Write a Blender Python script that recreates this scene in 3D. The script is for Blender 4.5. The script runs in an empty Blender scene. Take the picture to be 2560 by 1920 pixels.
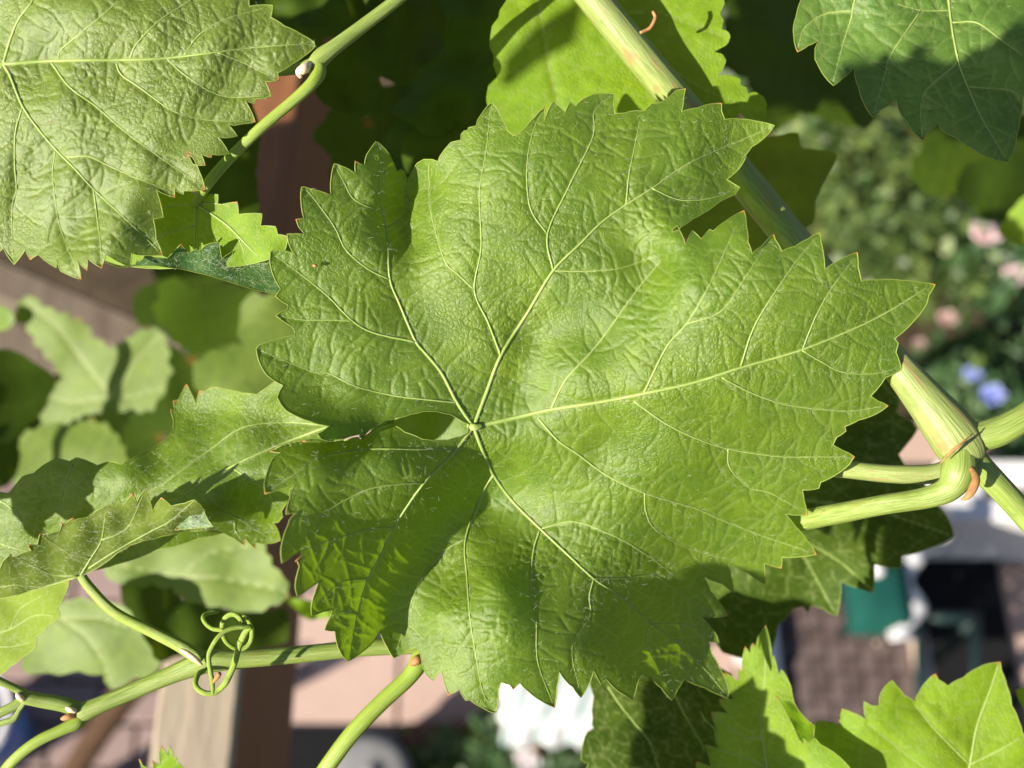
import bpy, math, random
import numpy as np
from mathutils import Vector

# ------------------------------------------------------------------ camera, sky, sun, exposure
SC = bpy.context.scene
COL = SC.collection
PITCH = math.radians(62)                       # the camera looks down from a balcony onto vine, pergola and patio
CAM = np.array([0.0, 0.0, 3.0])
RIGHT = np.array([1.0, 0, 0])
VIEW = np.array([0, math.cos(PITCH), -math.sin(PITCH)])
UP = np.array([0, math.sin(PITCH), math.cos(PITCH)])
BACK = -VIEW
FOC = 0.302
cd = bpy.data.cameras.new('camera'); cam = bpy.data.objects.new('camera', cd); COL.objects.link(cam)
cam.location = CAM; cam.rotation_euler = (math.radians(90) - PITCH, 0, 0)
cd.lens = 45; cd.sensor_width = 36; cd.clip_start = 0.01; cd.clip_end = 400
cd.dof.use_dof = True; cd.dof.focus_distance = FOC; cd.dof.aperture_fstop = 11.0; cd.dof.aperture_blades = 7
SC.camera = cam
SUN = -0.70 * RIGHT - 0.20 * UP + 0.69 * BACK
SUN = SUN / np.linalg.norm(SUN)
w = bpy.data.worlds.new('World'); SC.world = w; w.use_nodes = True
sky = w.node_tree.nodes.new('ShaderNodeTexSky'); sky.sky_type = 'NISHITA'; sky.sun_disc = False
sky.sun_elevation = math.asin(SUN[2]); sky.sun_rotation = math.atan2(SUN[0], SUN[1])
bg = w.node_tree.nodes['Background']; bg.inputs[1].default_value = 0.05
w.node_tree.links.new(sky.outputs[0], bg.inputs[0])
sd = bpy.data.lights.new('sun', 'SUN'); sd.energy = 5.0; sd.angle = math.radians(0.53); sd.color = (1.0, 0.93, 0.80)
so = bpy.data.objects.new('sun', sd); COL.objects.link(so)
so.rotation_euler = Vector(SUN).to_track_quat('Z', 'Y').to_euler(); so.location = (-3, -3, 6)
SC.view_settings.view_transform = 'Standard'; SC.view_settings.look = 'None'
SC.view_settings.exposure = 1.32; SC.view_settings.gamma = 1.0
SC.cycles.max_bounces = 10; SC.cycles.transmission_bounces = 6
SC.cycles.use_denoising = True

# ------------------------------------------------------------------ helpers
PXW = 0.8 / 2560.0                             # metres per photograph pixel at one metre
random.seed(7)

def pt(px, py, d):
    """world point seen at photograph pixel (px,py) at depth d (arrays allowed)"""
    px = np.asarray(px, float); py = np.asarray(py, float); d = np.asarray(d, float)
    u = (px - 1280) * PXW * d; v = -(py - 960) * PXW * d
    return CAM + u[..., None] * RIGHT + v[..., None] * UP + d[..., None] * VIEW

def onz(px, py, z=0.0):
    r = VIEW + (px - 1280) * PXW * RIGHT - (py - 960) * PXW * UP
    t = (z - CAM[2]) / r[2]
    return CAM + t * r

def K(c, pts):
    ox, oy, s = {'H': (0, 0, 2.3044), 'A': (600, 200, 2.3044), 'G': (1200, 0, 2.304), 'B': (1400, 200, 2.212),
                 'C': (600, 840, 2.3044), 'D': (1400, 840, 2.212), 'E': (700, 1400, 2.765), 'F': (1400, 1400, 3.16),
                 'I': (1760, 0, 2.304), 'J': (0, 600, 2.3044), 'Q': (0, 1200, 2.3044), 'M': (1800, 1200, 2.304),
                 'N': (0, 1180, 3.072), 'T': (600, 0, 2.3044), 'R': (640, 1000, 4.739), 'W': (440, 1500, 5.925),
                 'X': (2150, 950, 3.687), 'Y': (0, 1650, 4.424), 'Z': (1560, 480, 5.185)}[c]
    return [(ox + x / s, oy + y / s) for x, y in pts]

def obj(name, verts, faces, mat, parent=None, loc=None, smooth=True, kind=None):
    """one mesh object; verts in world space, stored relative to the parent's or its own base"""
    base = np.array(parent.matrix_world.translation if parent else (loc if loc is not None else (0, 0, 0)), float)
    if parent is not None:
        base = np.array(parent['_base'])
    me = bpy.data.meshes.new(name)
    v = np.asarray(verts, float) - base
    me.from_pydata(v.tolist(), [], faces if isinstance(faces, list) else faces.tolist())
    if smooth: me.polygons.foreach_set('use_smooth', np.ones(len(me.polygons), bool))
    me.materials.append(mat); me.update()
    o = bpy.data.objects.new(name, me); COL.objects.link(o)
    if parent is not None: o.parent = parent
    else: o.location = base
    o['_base'] = base.tolist()
    if kind: o['kind'] = kind
    return o

def tag(o, label, cat, group=None):
    o['label'] = label; o['category'] = cat
    if group: o['group'] = group
    return o

def thing(name, label, cat, loc, group=None):
    o = bpy.data.objects.new(name, None); COL.objects.link(o); o.location = loc
    o.empty_display_size = 0.01; o['_base'] = [float(a) for a in loc]
    return tag(o, label, cat, group)

def rgba(me, name, arr):
    a = me.color_attributes.new(name, 'FLOAT_COLOR', 'POINT')
    a.data.foreach_set('color', np.asarray(arr, np.float32).ravel())

# ------------------------------------------------------------------ materials
def nt(name):
    m = bpy.data.materials.new(name); m.use_nodes = True
    t = m.node_tree; t.nodes.clear()
    return m, t, t.nodes.new, t.links.new

def mixc(t, a, b, f):
    n = t.nodes.new('ShaderNodeMix'); n.data_type = 'RGBA'
    for s, v in ((6, a), (7, b)):
        if isinstance(v, tuple): n.inputs[s].default_value = (*v, 1)
        else: t.links.new(v, n.inputs[s])
    if isinstance(f, (int, float)): n.inputs[0].default_value = f
    else: t.links.new(f, n.inputs[0])
    return n.outputs[2]

def math_(t, op, a, b=0.0):
    n = t.nodes.new('ShaderNodeMath'); n.operation = op
    for s, v in ((0, a), (1, b)):
        if isinstance(v, (int, float)): n.inputs[s].default_value = v
        else: t.links.new(v, n.inputs[s])
    return n.outputs[0]

def noise(t, scale, detail=3, rough=0.5, vec=None):
    n = t.nodes.new('ShaderNodeTexNoise'); n.inputs['Scale'].default_value = scale
    n.inputs['Detail'].default_value = detail; n.inputs['Roughness'].default_value = rough
    if vec is None:
        tc = t.nodes.new('ShaderNodeTexCoord'); vec = tc.outputs['Object']
    t.links.new(vec, n.inputs['Vector'])
    return n.outputs['Fac']

def ramp(t, f, stops):
    n = t.nodes.new('ShaderNodeValToRGB'); t.links.new(f, n.inputs[0])
    e = n.color_ramp.elements
    while len(e) < len(stops): e.new(0.5)
    for k, (p, c) in enumerate(stops):
        e[k].position = p; e[k].color = (*c, 1) if isinstance(c, tuple) else (c, c, c, 1)
    return n.outputs[0]

def leaf_mat(name, green, young, under, trans, tr=0.33, rough=0.42, spec=0.5, vein=(0.28, 0.33, 0.11), bump=0.38, quilt=0.42):
    """a leaf blade: upper face, paler under face, light passing through; veins, edge and tooth tips from the blade's own marks"""
    m, t, N, L = nt(name)
    at = N('ShaderNodeAttribute'); at.attribute_name = 'marks'
    sp = N('ShaderNodeSeparateColor'); L(at.outputs['Color'], sp.inputs[0])
    n1 = noise(t, 55, 4, 0.6); n2 = noise(t, 420, 3, 0.6)
    f = ramp(t, n1, [(0.36, 0.0), (0.66, 1.0)])
    c = mixc(t, green, young, f)
    f2 = ramp(t, n2, [(0.35, 0.0), (0.7, 1.0)])
    c = mixc(t, c, tuple(x * 1.45 for x in young), math_(t, 'MULTIPLY', f2, 0.30))
    n3 = ramp(t, noise(t, 170, 4, 0.65), [(0.42, 0.0), (0.62, 1.0)])
    c = mixc(t, c, tuple(x * 0.72 for x in green), math_(t, 'MULTIPLY', n3, 0.45))
    vs = N('ShaderNodeTexVoronoi'); vs.inputs['Scale'].default_value = 75; tcs = N('ShaderNodeTexCoord'); L(tcs.outputs['Object'], vs.inputs['Vector'])
    c = mixc(t, c, (0.16, 0.11, 0.035), math_(t, 'MULTIPLY', ramp(t, vs.outputs['Distance'], [(0.03, 1.0), (0.06, 0.0)]), 0.5))
    c = mixc(t, c, vein, math_(t, 'MULTIPLY', sp.outputs[1], 0.36))
    c = mixc(t, c, vein, sp.outputs[0])
    geo = N('ShaderNodeNewGeometry')
    cu = mixc(t, under, vein, math_(t, 'MAXIMUM', sp.outputs[0], math_(t, 'MULTIPLY', sp.outputs[1], 0.5)))
    c = mixc(t, c, cu, geo.outputs['Backfacing'])
    c = mixc(t, c, (0.30, 0.11, 0.03), sp.outputs[2])
    p = N('ShaderNodeBsdfPrincipled'); L(c, p.inputs['Base Color'])
    rr = math_(t, 'ADD', math_(t, 'MULTIPLY', n2, 0.25), rough - 0.12)
    rr = math_(t, 'ADD', rr, math_(t, 'MULTIPLY', geo.outputs['Backfacing'], 0.22)); L(rr, p.inputs['Roughness'])
    p.inputs['Specular IOR Level'].default_value = spec
    b = N('ShaderNodeBump'); b.inputs['Strength'].default_value = bump; b.inputs['Distance'].default_value = 0.00025
    tc = N('ShaderNodeTexCoord'); vo = N('ShaderNodeTexVoronoi'); vo.feature = 'DISTANCE_TO_EDGE'; vo.inputs['Scale'].default_value = 880
    L(tc.outputs['Object'], vo.inputs['Vector'])
    dome = ramp(t, vo.outputs['Distance'], [(0.0, 0.0), (0.16, 0.75), (0.45, 1.0)])
    b2 = N('ShaderNodeBump'); L(math_(t, 'MULTIPLY', ramp(t, noise(t, 38, 3, 0.6), [(0.32, 0.15), (0.68, 1.0)]), quilt), b2.inputs['Strength']); b2.inputs['Distance'].default_value = 0.00022
    L(dome, b2.inputs['Height']); L(b2.outputs[0], b.inputs['Normal'])
    L(noise(t, 3000, 3, 0.7), b.inputs['Height']); L(b.outputs[0], p.inputs['Normal'])
    tl = N('ShaderNodeBsdfTranslucent')
    ct = mixc(t, trans, tuple(x * 0.75 for x in trans), f)
    ct = mixc(t, ct, tuple(min(1, x * 1.5) for x in trans), math_(t, 'MAXIMUM', sp.outputs[0], math_(t, 'MULTIPLY', sp.outputs[1], 0.35)))
    L(ct, tl.inputs[0])
    mx = N('ShaderNodeMixShader'); mx.inputs[0].default_value = tr
    L(p.outputs[0], mx.inputs[1]); L(tl.outputs[0], mx.inputs[2])
    o = N('ShaderNodeOutputMaterial'); L(mx.outputs[0], o.inputs[0])
    return m

def plain(name, c1, c2, scale=20, rough=0.7, spec=0.3, bump=0.0, bscale=200, stretch=None):
    m, t, N, L = nt(name)
    vec = None
    if stretch:
        tc = N('ShaderNodeTexCoord'); mp = N('ShaderNodeMapping'); mp.inputs['Scale'].default_value = stretch
        L(tc.outputs['Object'], mp.inputs[0]); vec = mp.outputs[0]
    c = mixc(t, c1, c2, ramp(t, noise(t, scale, 5, 0.62, vec), [(0.3, 0.0), (0.7, 1.0)]))
    p = N('ShaderNodeBsdfPrincipled'); L(c, p.inputs['Base Color'])
    p.inputs['Roughness'].default_value = rough; p.inputs['Specular IOR Level'].default_value = spec
    if bump:
        b = N('ShaderNodeBump'); b.inputs['Strength'].default_value = bump; b.inputs['Distance'].default_value = 0.004
        L(noise(t, bscale, 4, 0.6, vec), b.inputs['Height']); L(b.outputs[0], p.inputs['Normal'])
    o = N('ShaderNodeOutputMaterial'); L(p.outputs[0], o.inputs[0])
    return m

def stem_mat(name, green, light, red, redness):
    """a green shoot: lengthwise streaks (marks.r = angle, marks.g = length, marks.b = pale scar)"""
    m, t, N, L = nt(name)
    at = N('ShaderNodeAttribute'); at.attribute_name = 'marks'
    mp = N('ShaderNodeMapping'); mp.inputs['Scale'].default_value = (9, 5, 1); L(at.outputs['Color'], mp.inputs[0])
    st = noise(t, 2.4, 4, 0.6, mp.outputs[0])
    mp2 = N('ShaderNodeMapping'); mp2.inputs['Scale'].default_value = (3, 7, 1); L(at.outputs['Color'], mp2.inputs[0])
    st2 = noise(t, 1.3, 3, 0.5, mp2.outputs[0])
    c = mixc(t, green, light, ramp(t, st, [(0.35, 0.0), (0.65, 1.0)]))
    c = mixc(t, c, red, math_(t, 'MULTIPLY', ramp(t, st2, [(0.55, 0.0), (0.66, 1.0)]), redness))
    sp = N('ShaderNodeSeparateColor'); L(at.outputs['Color'], sp.inputs[0])
    c = mixc(t, c, (0.55, 0.42, 0.28), sp.outputs[2])
    p = N('ShaderNodeBsdfPrincipled'); L(c, p.inputs['Base Color']); p.inputs['Roughness'].default_value = 0.42
    p.inputs['Specular IOR Level'].default_value = 0.45
    p.inputs['Subsurface Weight'].default_value = 0.25; p.inputs['Subsurface Scale'].default_value = 0.002
    p.inputs['Subsurface Radius'].default_value = (0.6, 1.0, 0.25)
    b = N('ShaderNodeBump'); b.inputs['Strength'].default_value = 0.6; b.inputs['Distance'].default_value = 0.0005
    L(st, b.inputs['Height']); L(b.outputs[0], p.inputs['Normal'])
    o = N('ShaderNodeOutputMaterial'); L(p.outputs[0], o.inputs[0])
    return m

M = {}
M['leaf'] = leaf_mat('leaf_upper', (0.093, 0.170, 0.015), (0.154, 0.242, 0.013), (0.15, 0.22, 0.05), (0.35, 0.57, 0.008), tr=0.42, rough=0.35, spec=0.6, quilt=0.6, bump=0.62)
M['cool'] = leaf_mat('leaf_cool_green', (0.078, 0.160, 0.026), (0.108, 0.196, 0.026), (0.15, 0.22, 0.06), (0.18, 0.38, 0.015), tr=0.36, rough=0.45, spec=0.45)
M['gloss'] = leaf_mat('leaf_glossy', (0.108, 0.172, 0.018), (0.152, 0.215, 0.020), (0.15, 0.21, 0.06), (0.30, 0.44, 0.010), tr=0.36, rough=0.36, spec=0.65, quilt=0.6, bump=0.6)
M['young'] = leaf_mat('leaf_young', (0.150, 0.275, 0.010), (0.195, 0.310, 0.010), (0.20, 0.28, 0.03), (0.45, 0.72, 0.010), tr=0.44, rough=0.55, spec=0.3)
M['teal'] = leaf_mat('leaf_blue_green', (0.055, 0.125, 0.038), (0.075, 0.155, 0.038), (0.13, 0.20, 0.08), (0.14, 0.32, 0.03), tr=0.30)
M['pale'] = leaf_mat('leaf_pale', (0.115, 0.180, 0.026), (0.160, 0.225, 0.032), (0.18, 0.25, 0.06), (0.24, 0.38, 0.03), tr=0.34, rough=0.5, spec=0.45, vein=(0.36, 0.40, 0.18))
M['under'] = leaf_mat('leaf_underside', (0.115, 0.165, 0.022), (0.145, 0.195, 0.022), (0.125, 0.175, 0.022), (0.30, 0.40, 0.012), tr=0.38, rough=0.6, spec=0.25, vein=(0.26, 0.27, 0.10))
M['deep'] = leaf_mat('leaf_shaded', (0.036, 0.072, 0.006), (0.054, 0.090, 0.006), (0.09, 0.13, 0.015), (0.13, 0.20, 0.004), tr=0.30, rough=0.6, spec=0.15)  # leaf colours darkened to paint in the shade on leaves behind
M['vein'] = plain('vein_skin', (0.185, 0.270, 0.050), (0.27, 0.34, 0.095), 300, 0.5, 0.4)
M['margin'] = None
M['hair'] = plain('leaf_hair', (0.34, 0.38, 0.27), (0.44, 0.47, 0.37), 50, 0.6, 0.4)
M['shoot'] = stem_mat('green_shoot', (0.12, 0.18, 0.024), (0.25, 0.31, 0.075), (0.28, 0.12, 0.05), 0.12)
M['cane'] = stem_mat('striped_cane', (0.15, 0.20, 0.045), (0.26, 0.30, 0.095), (0.30, 0.13, 0.07), 0.55)
M['petiole'] = stem_mat('petiole', (0.17, 0.25, 0.025), (0.24, 0.31, 0.045), (0.30, 0.12, 0.04), 0.05)
M['scar'] = plain('stipule_scar', (0.55, 0.36, 0.22), (0.75, 0.62, 0.45), 900, 0.6)
M['scar2'] = plain('petiole_joint', (0.42, 0.42, 0.26), (0.52, 0.50, 0.34), 900, 0.6)
M['bud'] = plain('dry_bud', (0.20, 0.09, 0.035), (0.42, 0.22, 0.08), 700, 0.6)

def margin_mat():
    m, t, N, L = nt('leaf_margin')
    at = N('ShaderNodeAttribute'); at.attribute_name = 'marks'
    sp = N('ShaderNodeSeparateColor'); L(at.outputs['Color'], sp.inputs[0])
    c = mixc(t, (0.25, 0.32, 0.055), (0.42, 0.17, 0.04), sp.outputs[2])
    p = N('ShaderNodeBsdfPrincipled'); L(c, p.inputs['Base Color']); p.inputs['Roughness'].default_value = 0.5
    tl = N('ShaderNodeBsdfTranslucent'); tl.inputs[0].default_value = (0.45, 0.5, 0.08, 1)
    mx = N('ShaderNodeMixShader'); mx.inputs[0].default_value = 0.3; L(p.outputs[0], mx.inputs[1]); L(tl.outputs[0], mx.inputs[2])
    o = N('ShaderNodeOutputMaterial'); L(mx.outputs[0], o.inputs[0])
    return m
M['margin'] = margin_mat()

# ------------------------------------------------------------------ leaf machinery
def sdist(P, poly):
    """signed distance (inside positive) of points P to polygon"""
    poly = np.asarray(poly, float); a = poly; b = np.roll(poly, -1, 0)
    best = np.full(len(P), 1e18); ins = np.zeros(len(P), bool)
    x, y = P[:, 0], P[:, 1]
    for (ax, ay), (bx, by) in zip(a, b):
        ex, ey = bx - ax, by - ay; l2 = ex * ex + ey * ey + 1e-9
        tt = np.clip(((x - ax) * ex + (y - ay) * ey) / l2, 0, 1)
        d = (x - ax - tt * ex) ** 2 + (y - ay - tt * ey) ** 2
        np.minimum(best, d, out=best)
        if ay != by:
            c = ((ay > y) != (by > y)) & (x < ex * (y - ay) / (by - ay) + ax)
            ins ^= c
    r = np.sqrt(best)
    return np.where(ins, r, -r)

def segdist(P, veins):
    """distance to the nearest vein divided by its own half width, and plain distance"""
    best = np.full(len(P), 1e9); raw = np.full(len(P), 1e9)
    x, y = P[:, 0], P[:, 1]
    for w0, w1, pts in veins:
        n = len(pts) - 1
        for k in range(n):
            ax, ay = pts[k]; bx, by = pts[k + 1]; ex, ey = bx - ax, by - ay; l2 = ex * ex + ey * ey + 1e-9
            tt = np.clip(((x - ax) * ex + (y - ay) * ey) / l2, 0, 1)
            d = np.sqrt((x - ax - tt * ex) ** 2 + (y - ay - tt * ey) ** 2)
            wd = (w0 + (w1 - w0) * (k + tt) / n) * 0.5
            np.minimum(best, d / wd, out=best); np.minimum(raw, d, out=raw)
    return best, raw

def worley(x, y, cell, seed, jit=0.85):
    rs = np.random.RandomState(seed); T = 97
    jx = rs.rand(T, T); jy = rs.rand(T, T); jv = rs.rand(T, T)
    gx, gy = x / cell, y / cell; ix = np.floor(gx).astype(int); iy = np.floor(gy).astype(int)
    f1 = np.full(x.shape, 9.0); f2 = np.full(x.shape, 9.0); val = np.zeros(x.shape)
    p1x = np.zeros(x.shape); p1y = np.zeros(x.shape); cand = []
    for dx in (-1, 0, 1):
        for dy in (-1, 0, 1):
            cx, cy = ix + dx, iy + dy; a, b = cx % T, cy % T
            qx = cx + 0.5 + (jx[a, b] - .5) * jit; qy = cy + 0.5 + (jy[a, b] - .5) * jit
            d = np.hypot(gx - qx, gy - qy)
            nw = d < f1
            f2 = np.where(nw, f1, np.minimum(f2, d)); val = np.where(nw, jv[a, b], val); f1 = np.where(nw, d, f1)
    return (f2 - f1) * 0.5 * cell, val            # about the distance to the cell wall, in pixels

class TPS:
    def __init__(s, pts):
        a = np.asarray(pts, float); s.p = a[:, :2] / 100.0; n = len(a)
        A = np.zeros((n + 3, n + 3)); A[:n, :n] = s.u(s.p, s.p) + np.eye(n) * 1e-4
        A[:n, n] = 1; A[:n, n + 1:] = s.p; A[n:, :n] = A[:n, n:].T
        s.w = np.linalg.solve(A, np.r_[a[:, 2], 0, 0, 0])
    @staticmethod
    def u(a, b):
        r2 = ((a[:, None] - b[None]) ** 2).sum(-1)
        return np.where(r2 > 1e-12, r2 * np.log(r2 + 1e-12) * 0.5, 0)
    def __call__(s, P):
        q = np.asarray(P, float) / 100.0; out = np.zeros(len(q)); n = len(s.p)
        for i in range(0, len(q), 40000):
            k = slice(i, i + 40000)
            out[k] = s.u(q[k], s.p) @ s.w[:n] + s.w[n] + q[k] @ s.w[n + 1:]
        return out

def waves(P, seed, size, amp):
    rs = np.random.RandomState(seed); out = np.zeros(len(P))
    for k in range(7):
        a = rs.rand() * 6.283; f = 6.283 / (size * (0.6 + rs.rand() * 0.9)); ph = rs.rand() * 6.283
        out += np.sin((P[:, 0] * math.cos(a) + P[:, 1] * math.sin(a)) * f + ph)
    return out * amp / 2.6

def area(p):
    p = np.asarray(p); q = np.roll(p, -1, 0)
    return 0.5 * np.sum(p[:, 0] * q[:, 1] - q[:, 0] * p[:, 1])

def bulge(poly, k=0.05, minlen=22):
    """tooth edges of a grape leaf swell outward a little"""
    s = 1 if area(poly) > 0 else -1; out = []
    for i, (ax, ay) in enumerate(poly):
        bx, by = poly[(i + 1) % len(poly)]; ex, ey = bx - ax, by - ay; l = math.hypot(ex, ey)
        out.append((ax, ay))
        if l > minlen:
            for f in (0.3, 0.65):
                g = k * 4 * f * (1 - f)
                out.append((ax + ex * f + s * ey * g, ay + ey * f - s * ex * g))
    return out

def serrate(poly, step, amp, seed=1):
    """add pointed teeth to a plainly traced outline"""
    rs = random.Random(seed); s = 1 if area(poly) > 0 else -1; out = []
    for i, (ax, ay) in enumerate(poly):
        bx, by = poly[(i + 1) % len(poly)]; ex, ey = bx - ax, by - ay; l = math.hypot(ex, ey)
        n = max(1, int(round(l / step)))
        for j in range(n):
            f = j / n; g = (j + 0.55 + rs.uniform(-.12, .12)) / n
            out.append((ax + ex * f, ay + ey * f))
            a = amp * rs.uniform(0.6, 1.3) / max(l, 1)
            out.append((ax + ex * g + s * ey * a, ay + ey * g - s * ex * a))
    return out

def tips_of(poly):
    """convex sharp corners: the tooth tips"""
    p = np.asarray(poly, float); s = 1 if area(p) > 0 else -1
    a = np.roll(p, 1, 0) - p; b = np.roll(p, -1, 0) - p
    la = np.hypot(*a.T) + 1e-6; lb = np.hypot(*b.T) + 1e-6
    cosv = (a * b).sum(1) / la / lb
    cr = (-a[:, 0] * b[:, 1] + a[:, 1] * b[:, 0]) * s
    k = (cosv > -0.15) & (cr > 0)
    k &= (np.sin(p[:, 0] * 12.9898 + p[:, 1] * 78.233) * 43758.5453 % 1) > 0.4
    return p[k]

def tube_mesh(pts3, rad, sides, up=None, flat=1.0, ridges=0, scar=None, caps=True):
    """tapered tube along world points; returns verts, faces, marks"""
    p = np.asarray(pts3, float); n = len(p); rad = np.broadcast_to(np.asarray(rad, float), (n,))
    tg = np.gradient(p, axis=0); tg /= np.linalg.norm(tg, axis=1)[:, None] + 1e-12
    nrm = np.zeros((n, 3)); ref = BACK if up is None else np.asarray(up, float)
    for i in range(n):
        r = ref - tg[i] * (ref @ tg[i])
        if np.linalg.norm(r) < 0.15:
            r = (nrm[i - 1] if i else UP); r = r - tg[i] * (r @ tg[i])
        nrm[i] = r / (np.linalg.norm(r) + 1e-12)
    bi = np.cross(tg, nrm)
    L = np.r_[0, np.cumsum(np.linalg.norm(np.diff(p, axis=0), axis=1))]
    th = np.arange(sides) / sides * 2 * math.pi
    rr = 1 + (0.035 * np.cos(th * ridges) if ridges else 0 * th)
    V = p[:, None] + rad[:, None, None] * (rr * np.cos(th) * flat)[None, :, None] * nrm[:, None] + rad[:, None, None] * (rr * np.sin(th))[None, :, None] * bi[:, None]
    V = V.reshape(-1, 3); F = []
    for i in range(n - 1):
        for j in range(sides):
            k = (j + 1) % sides
            F.append((i * sides + j, i * sides + k, (i + 1) * sides + k, (i + 1) * sides + j))
    if caps:
        F.append(tuple(range(sides - 1, -1, -1))); F.append(tuple((n - 1) * sides + j for j in range(sides)))
    mk = np.zeros((n, sides, 4)); mk[..., 0] = (0.5 + 0.5 * np.cos(th)) ; mk[..., 1] = (L * 10)[:, None]; mk[..., 3] = 1
    mk[..., 0] += np.sin(th)[None] * 0.5
    if scar is not None: mk[..., 2] = np.asarray(scar)[:, None]
    return V, F, mk.reshape(-1, 4)

def smooth_path(pts, n):
    p = np.asarray(pts, float)
    if len(p) == 2: return p[0] + (p[1] - p[0]) * np.linspace(0, 1, n)[:, None]
    q = np.vstack([2 * p[0] - p[1], p, 2 * p[-1] - p[-2]]); out = []
    m = len(p) - 1
    for t in np.linspace(0, m - 1e-6, n):
        k = int(t); f = t - k; a, b, c, d = q[k:k + 4]
        out.append(0.5 * ((2 * b) + (c - a) * f + (2 * a - 5 * b + 4 * c - d) * f * f + (3 * b - a - 3 * c + d) * f ** 3))
    return np.array(out)

def tube(name, pts, mat, parent, sides=10, steps=6, ridges=0, flat=1.0, scar=None, sub=None):
    """pts: (px, py, depth, radius in pixels at that depth)"""
    p = smooth_path(pts, max(2, steps * (len(pts) - 1) + 1))
    P3 = pt(p[:, 0], p[:, 1], p[:, 2]); r = np.maximum(p[:, 3], 0.3) * PXW * p[:, 2]
    sc = None
    if scar is not None: sc = np.interp(np.linspace(0, 1, len(p)), [a for a, _ in scar], [b for _, b in scar])
    V, F, mk = tube_mesh(P3, r, sides, flat=flat, ridges=ridges, scar=sc)
    o = obj(name, V, F, mat, parent); rgba(o.data, 'marks', mk)
    return o

STATS = {}
def ladder(veins, outline, seed, step=36, reach=85):
    """thin cross veins that run between the traced ones"""
    rs = random.Random(seed); out = []
    for w0, w1, pts in veins:
        q = smooth_path(np.array(pts), max(3, int(sum(math.dist(pts[k], pts[k + 1]) for k in range(len(pts) - 1)) / 9)))
        acc = 0
        for k in range(1, len(q) - 1):
            acc += np.linalg.norm(q[k] - q[k - 1])
            if acc < step * rs.uniform(.7, 1.3): continue
            acc = 0; t = q[k + 1] - q[k - 1]; t = t / (np.linalg.norm(t) + 1e-9)
            for s in (-1, 1):
                a = math.atan2(t[1], t[0]) + s * (1.25 + rs.uniform(-.25, .25)); p = q[k].copy(); path = [tuple(p)]; L = reach * rs.uniform(.5, 1.15); n = rs.randint(3, 4)
                for i in range(n):
                    a += rs.uniform(-.45, .45); p = p + np.array([math.cos(a), math.sin(a)]) * L / n; path.append(tuple(p))
                out.append(path)
    return out

def cross_dist(P, n0, paths, lim=14):
    d = np.full(len(P), 99.0); ys = P[:n0, 1]
    rest = np.arange(n0, len(P))
    for path in paths:
        for (ax, ay), (bx, by) in zip(path[:-1], path[1:]):
            i0 = np.searchsorted(ys, min(ay, by) - lim); i1 = np.searchsorted(ys, max(ay, by) + lim)
            if i1 <= i0: continue
            x = P[i0:i1, 0]; k = np.where((x > min(ax, bx) - lim) & (x < max(ax, bx) + lim))[0] + i0
            if not len(k): continue
            ex, ey = bx - ax, by - ay; l2 = ex * ex + ey * ey + 1e-9; X = P[k, 0]; Y = P[k, 1]
            t = np.clip(((X - ax) * ex + (Y - ay) * ey) / l2, 0, 1)
            d[k] = np.minimum(d[k], np.hypot(X - ax - t * ex, Y - ay - t * ey))
    return d

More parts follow.
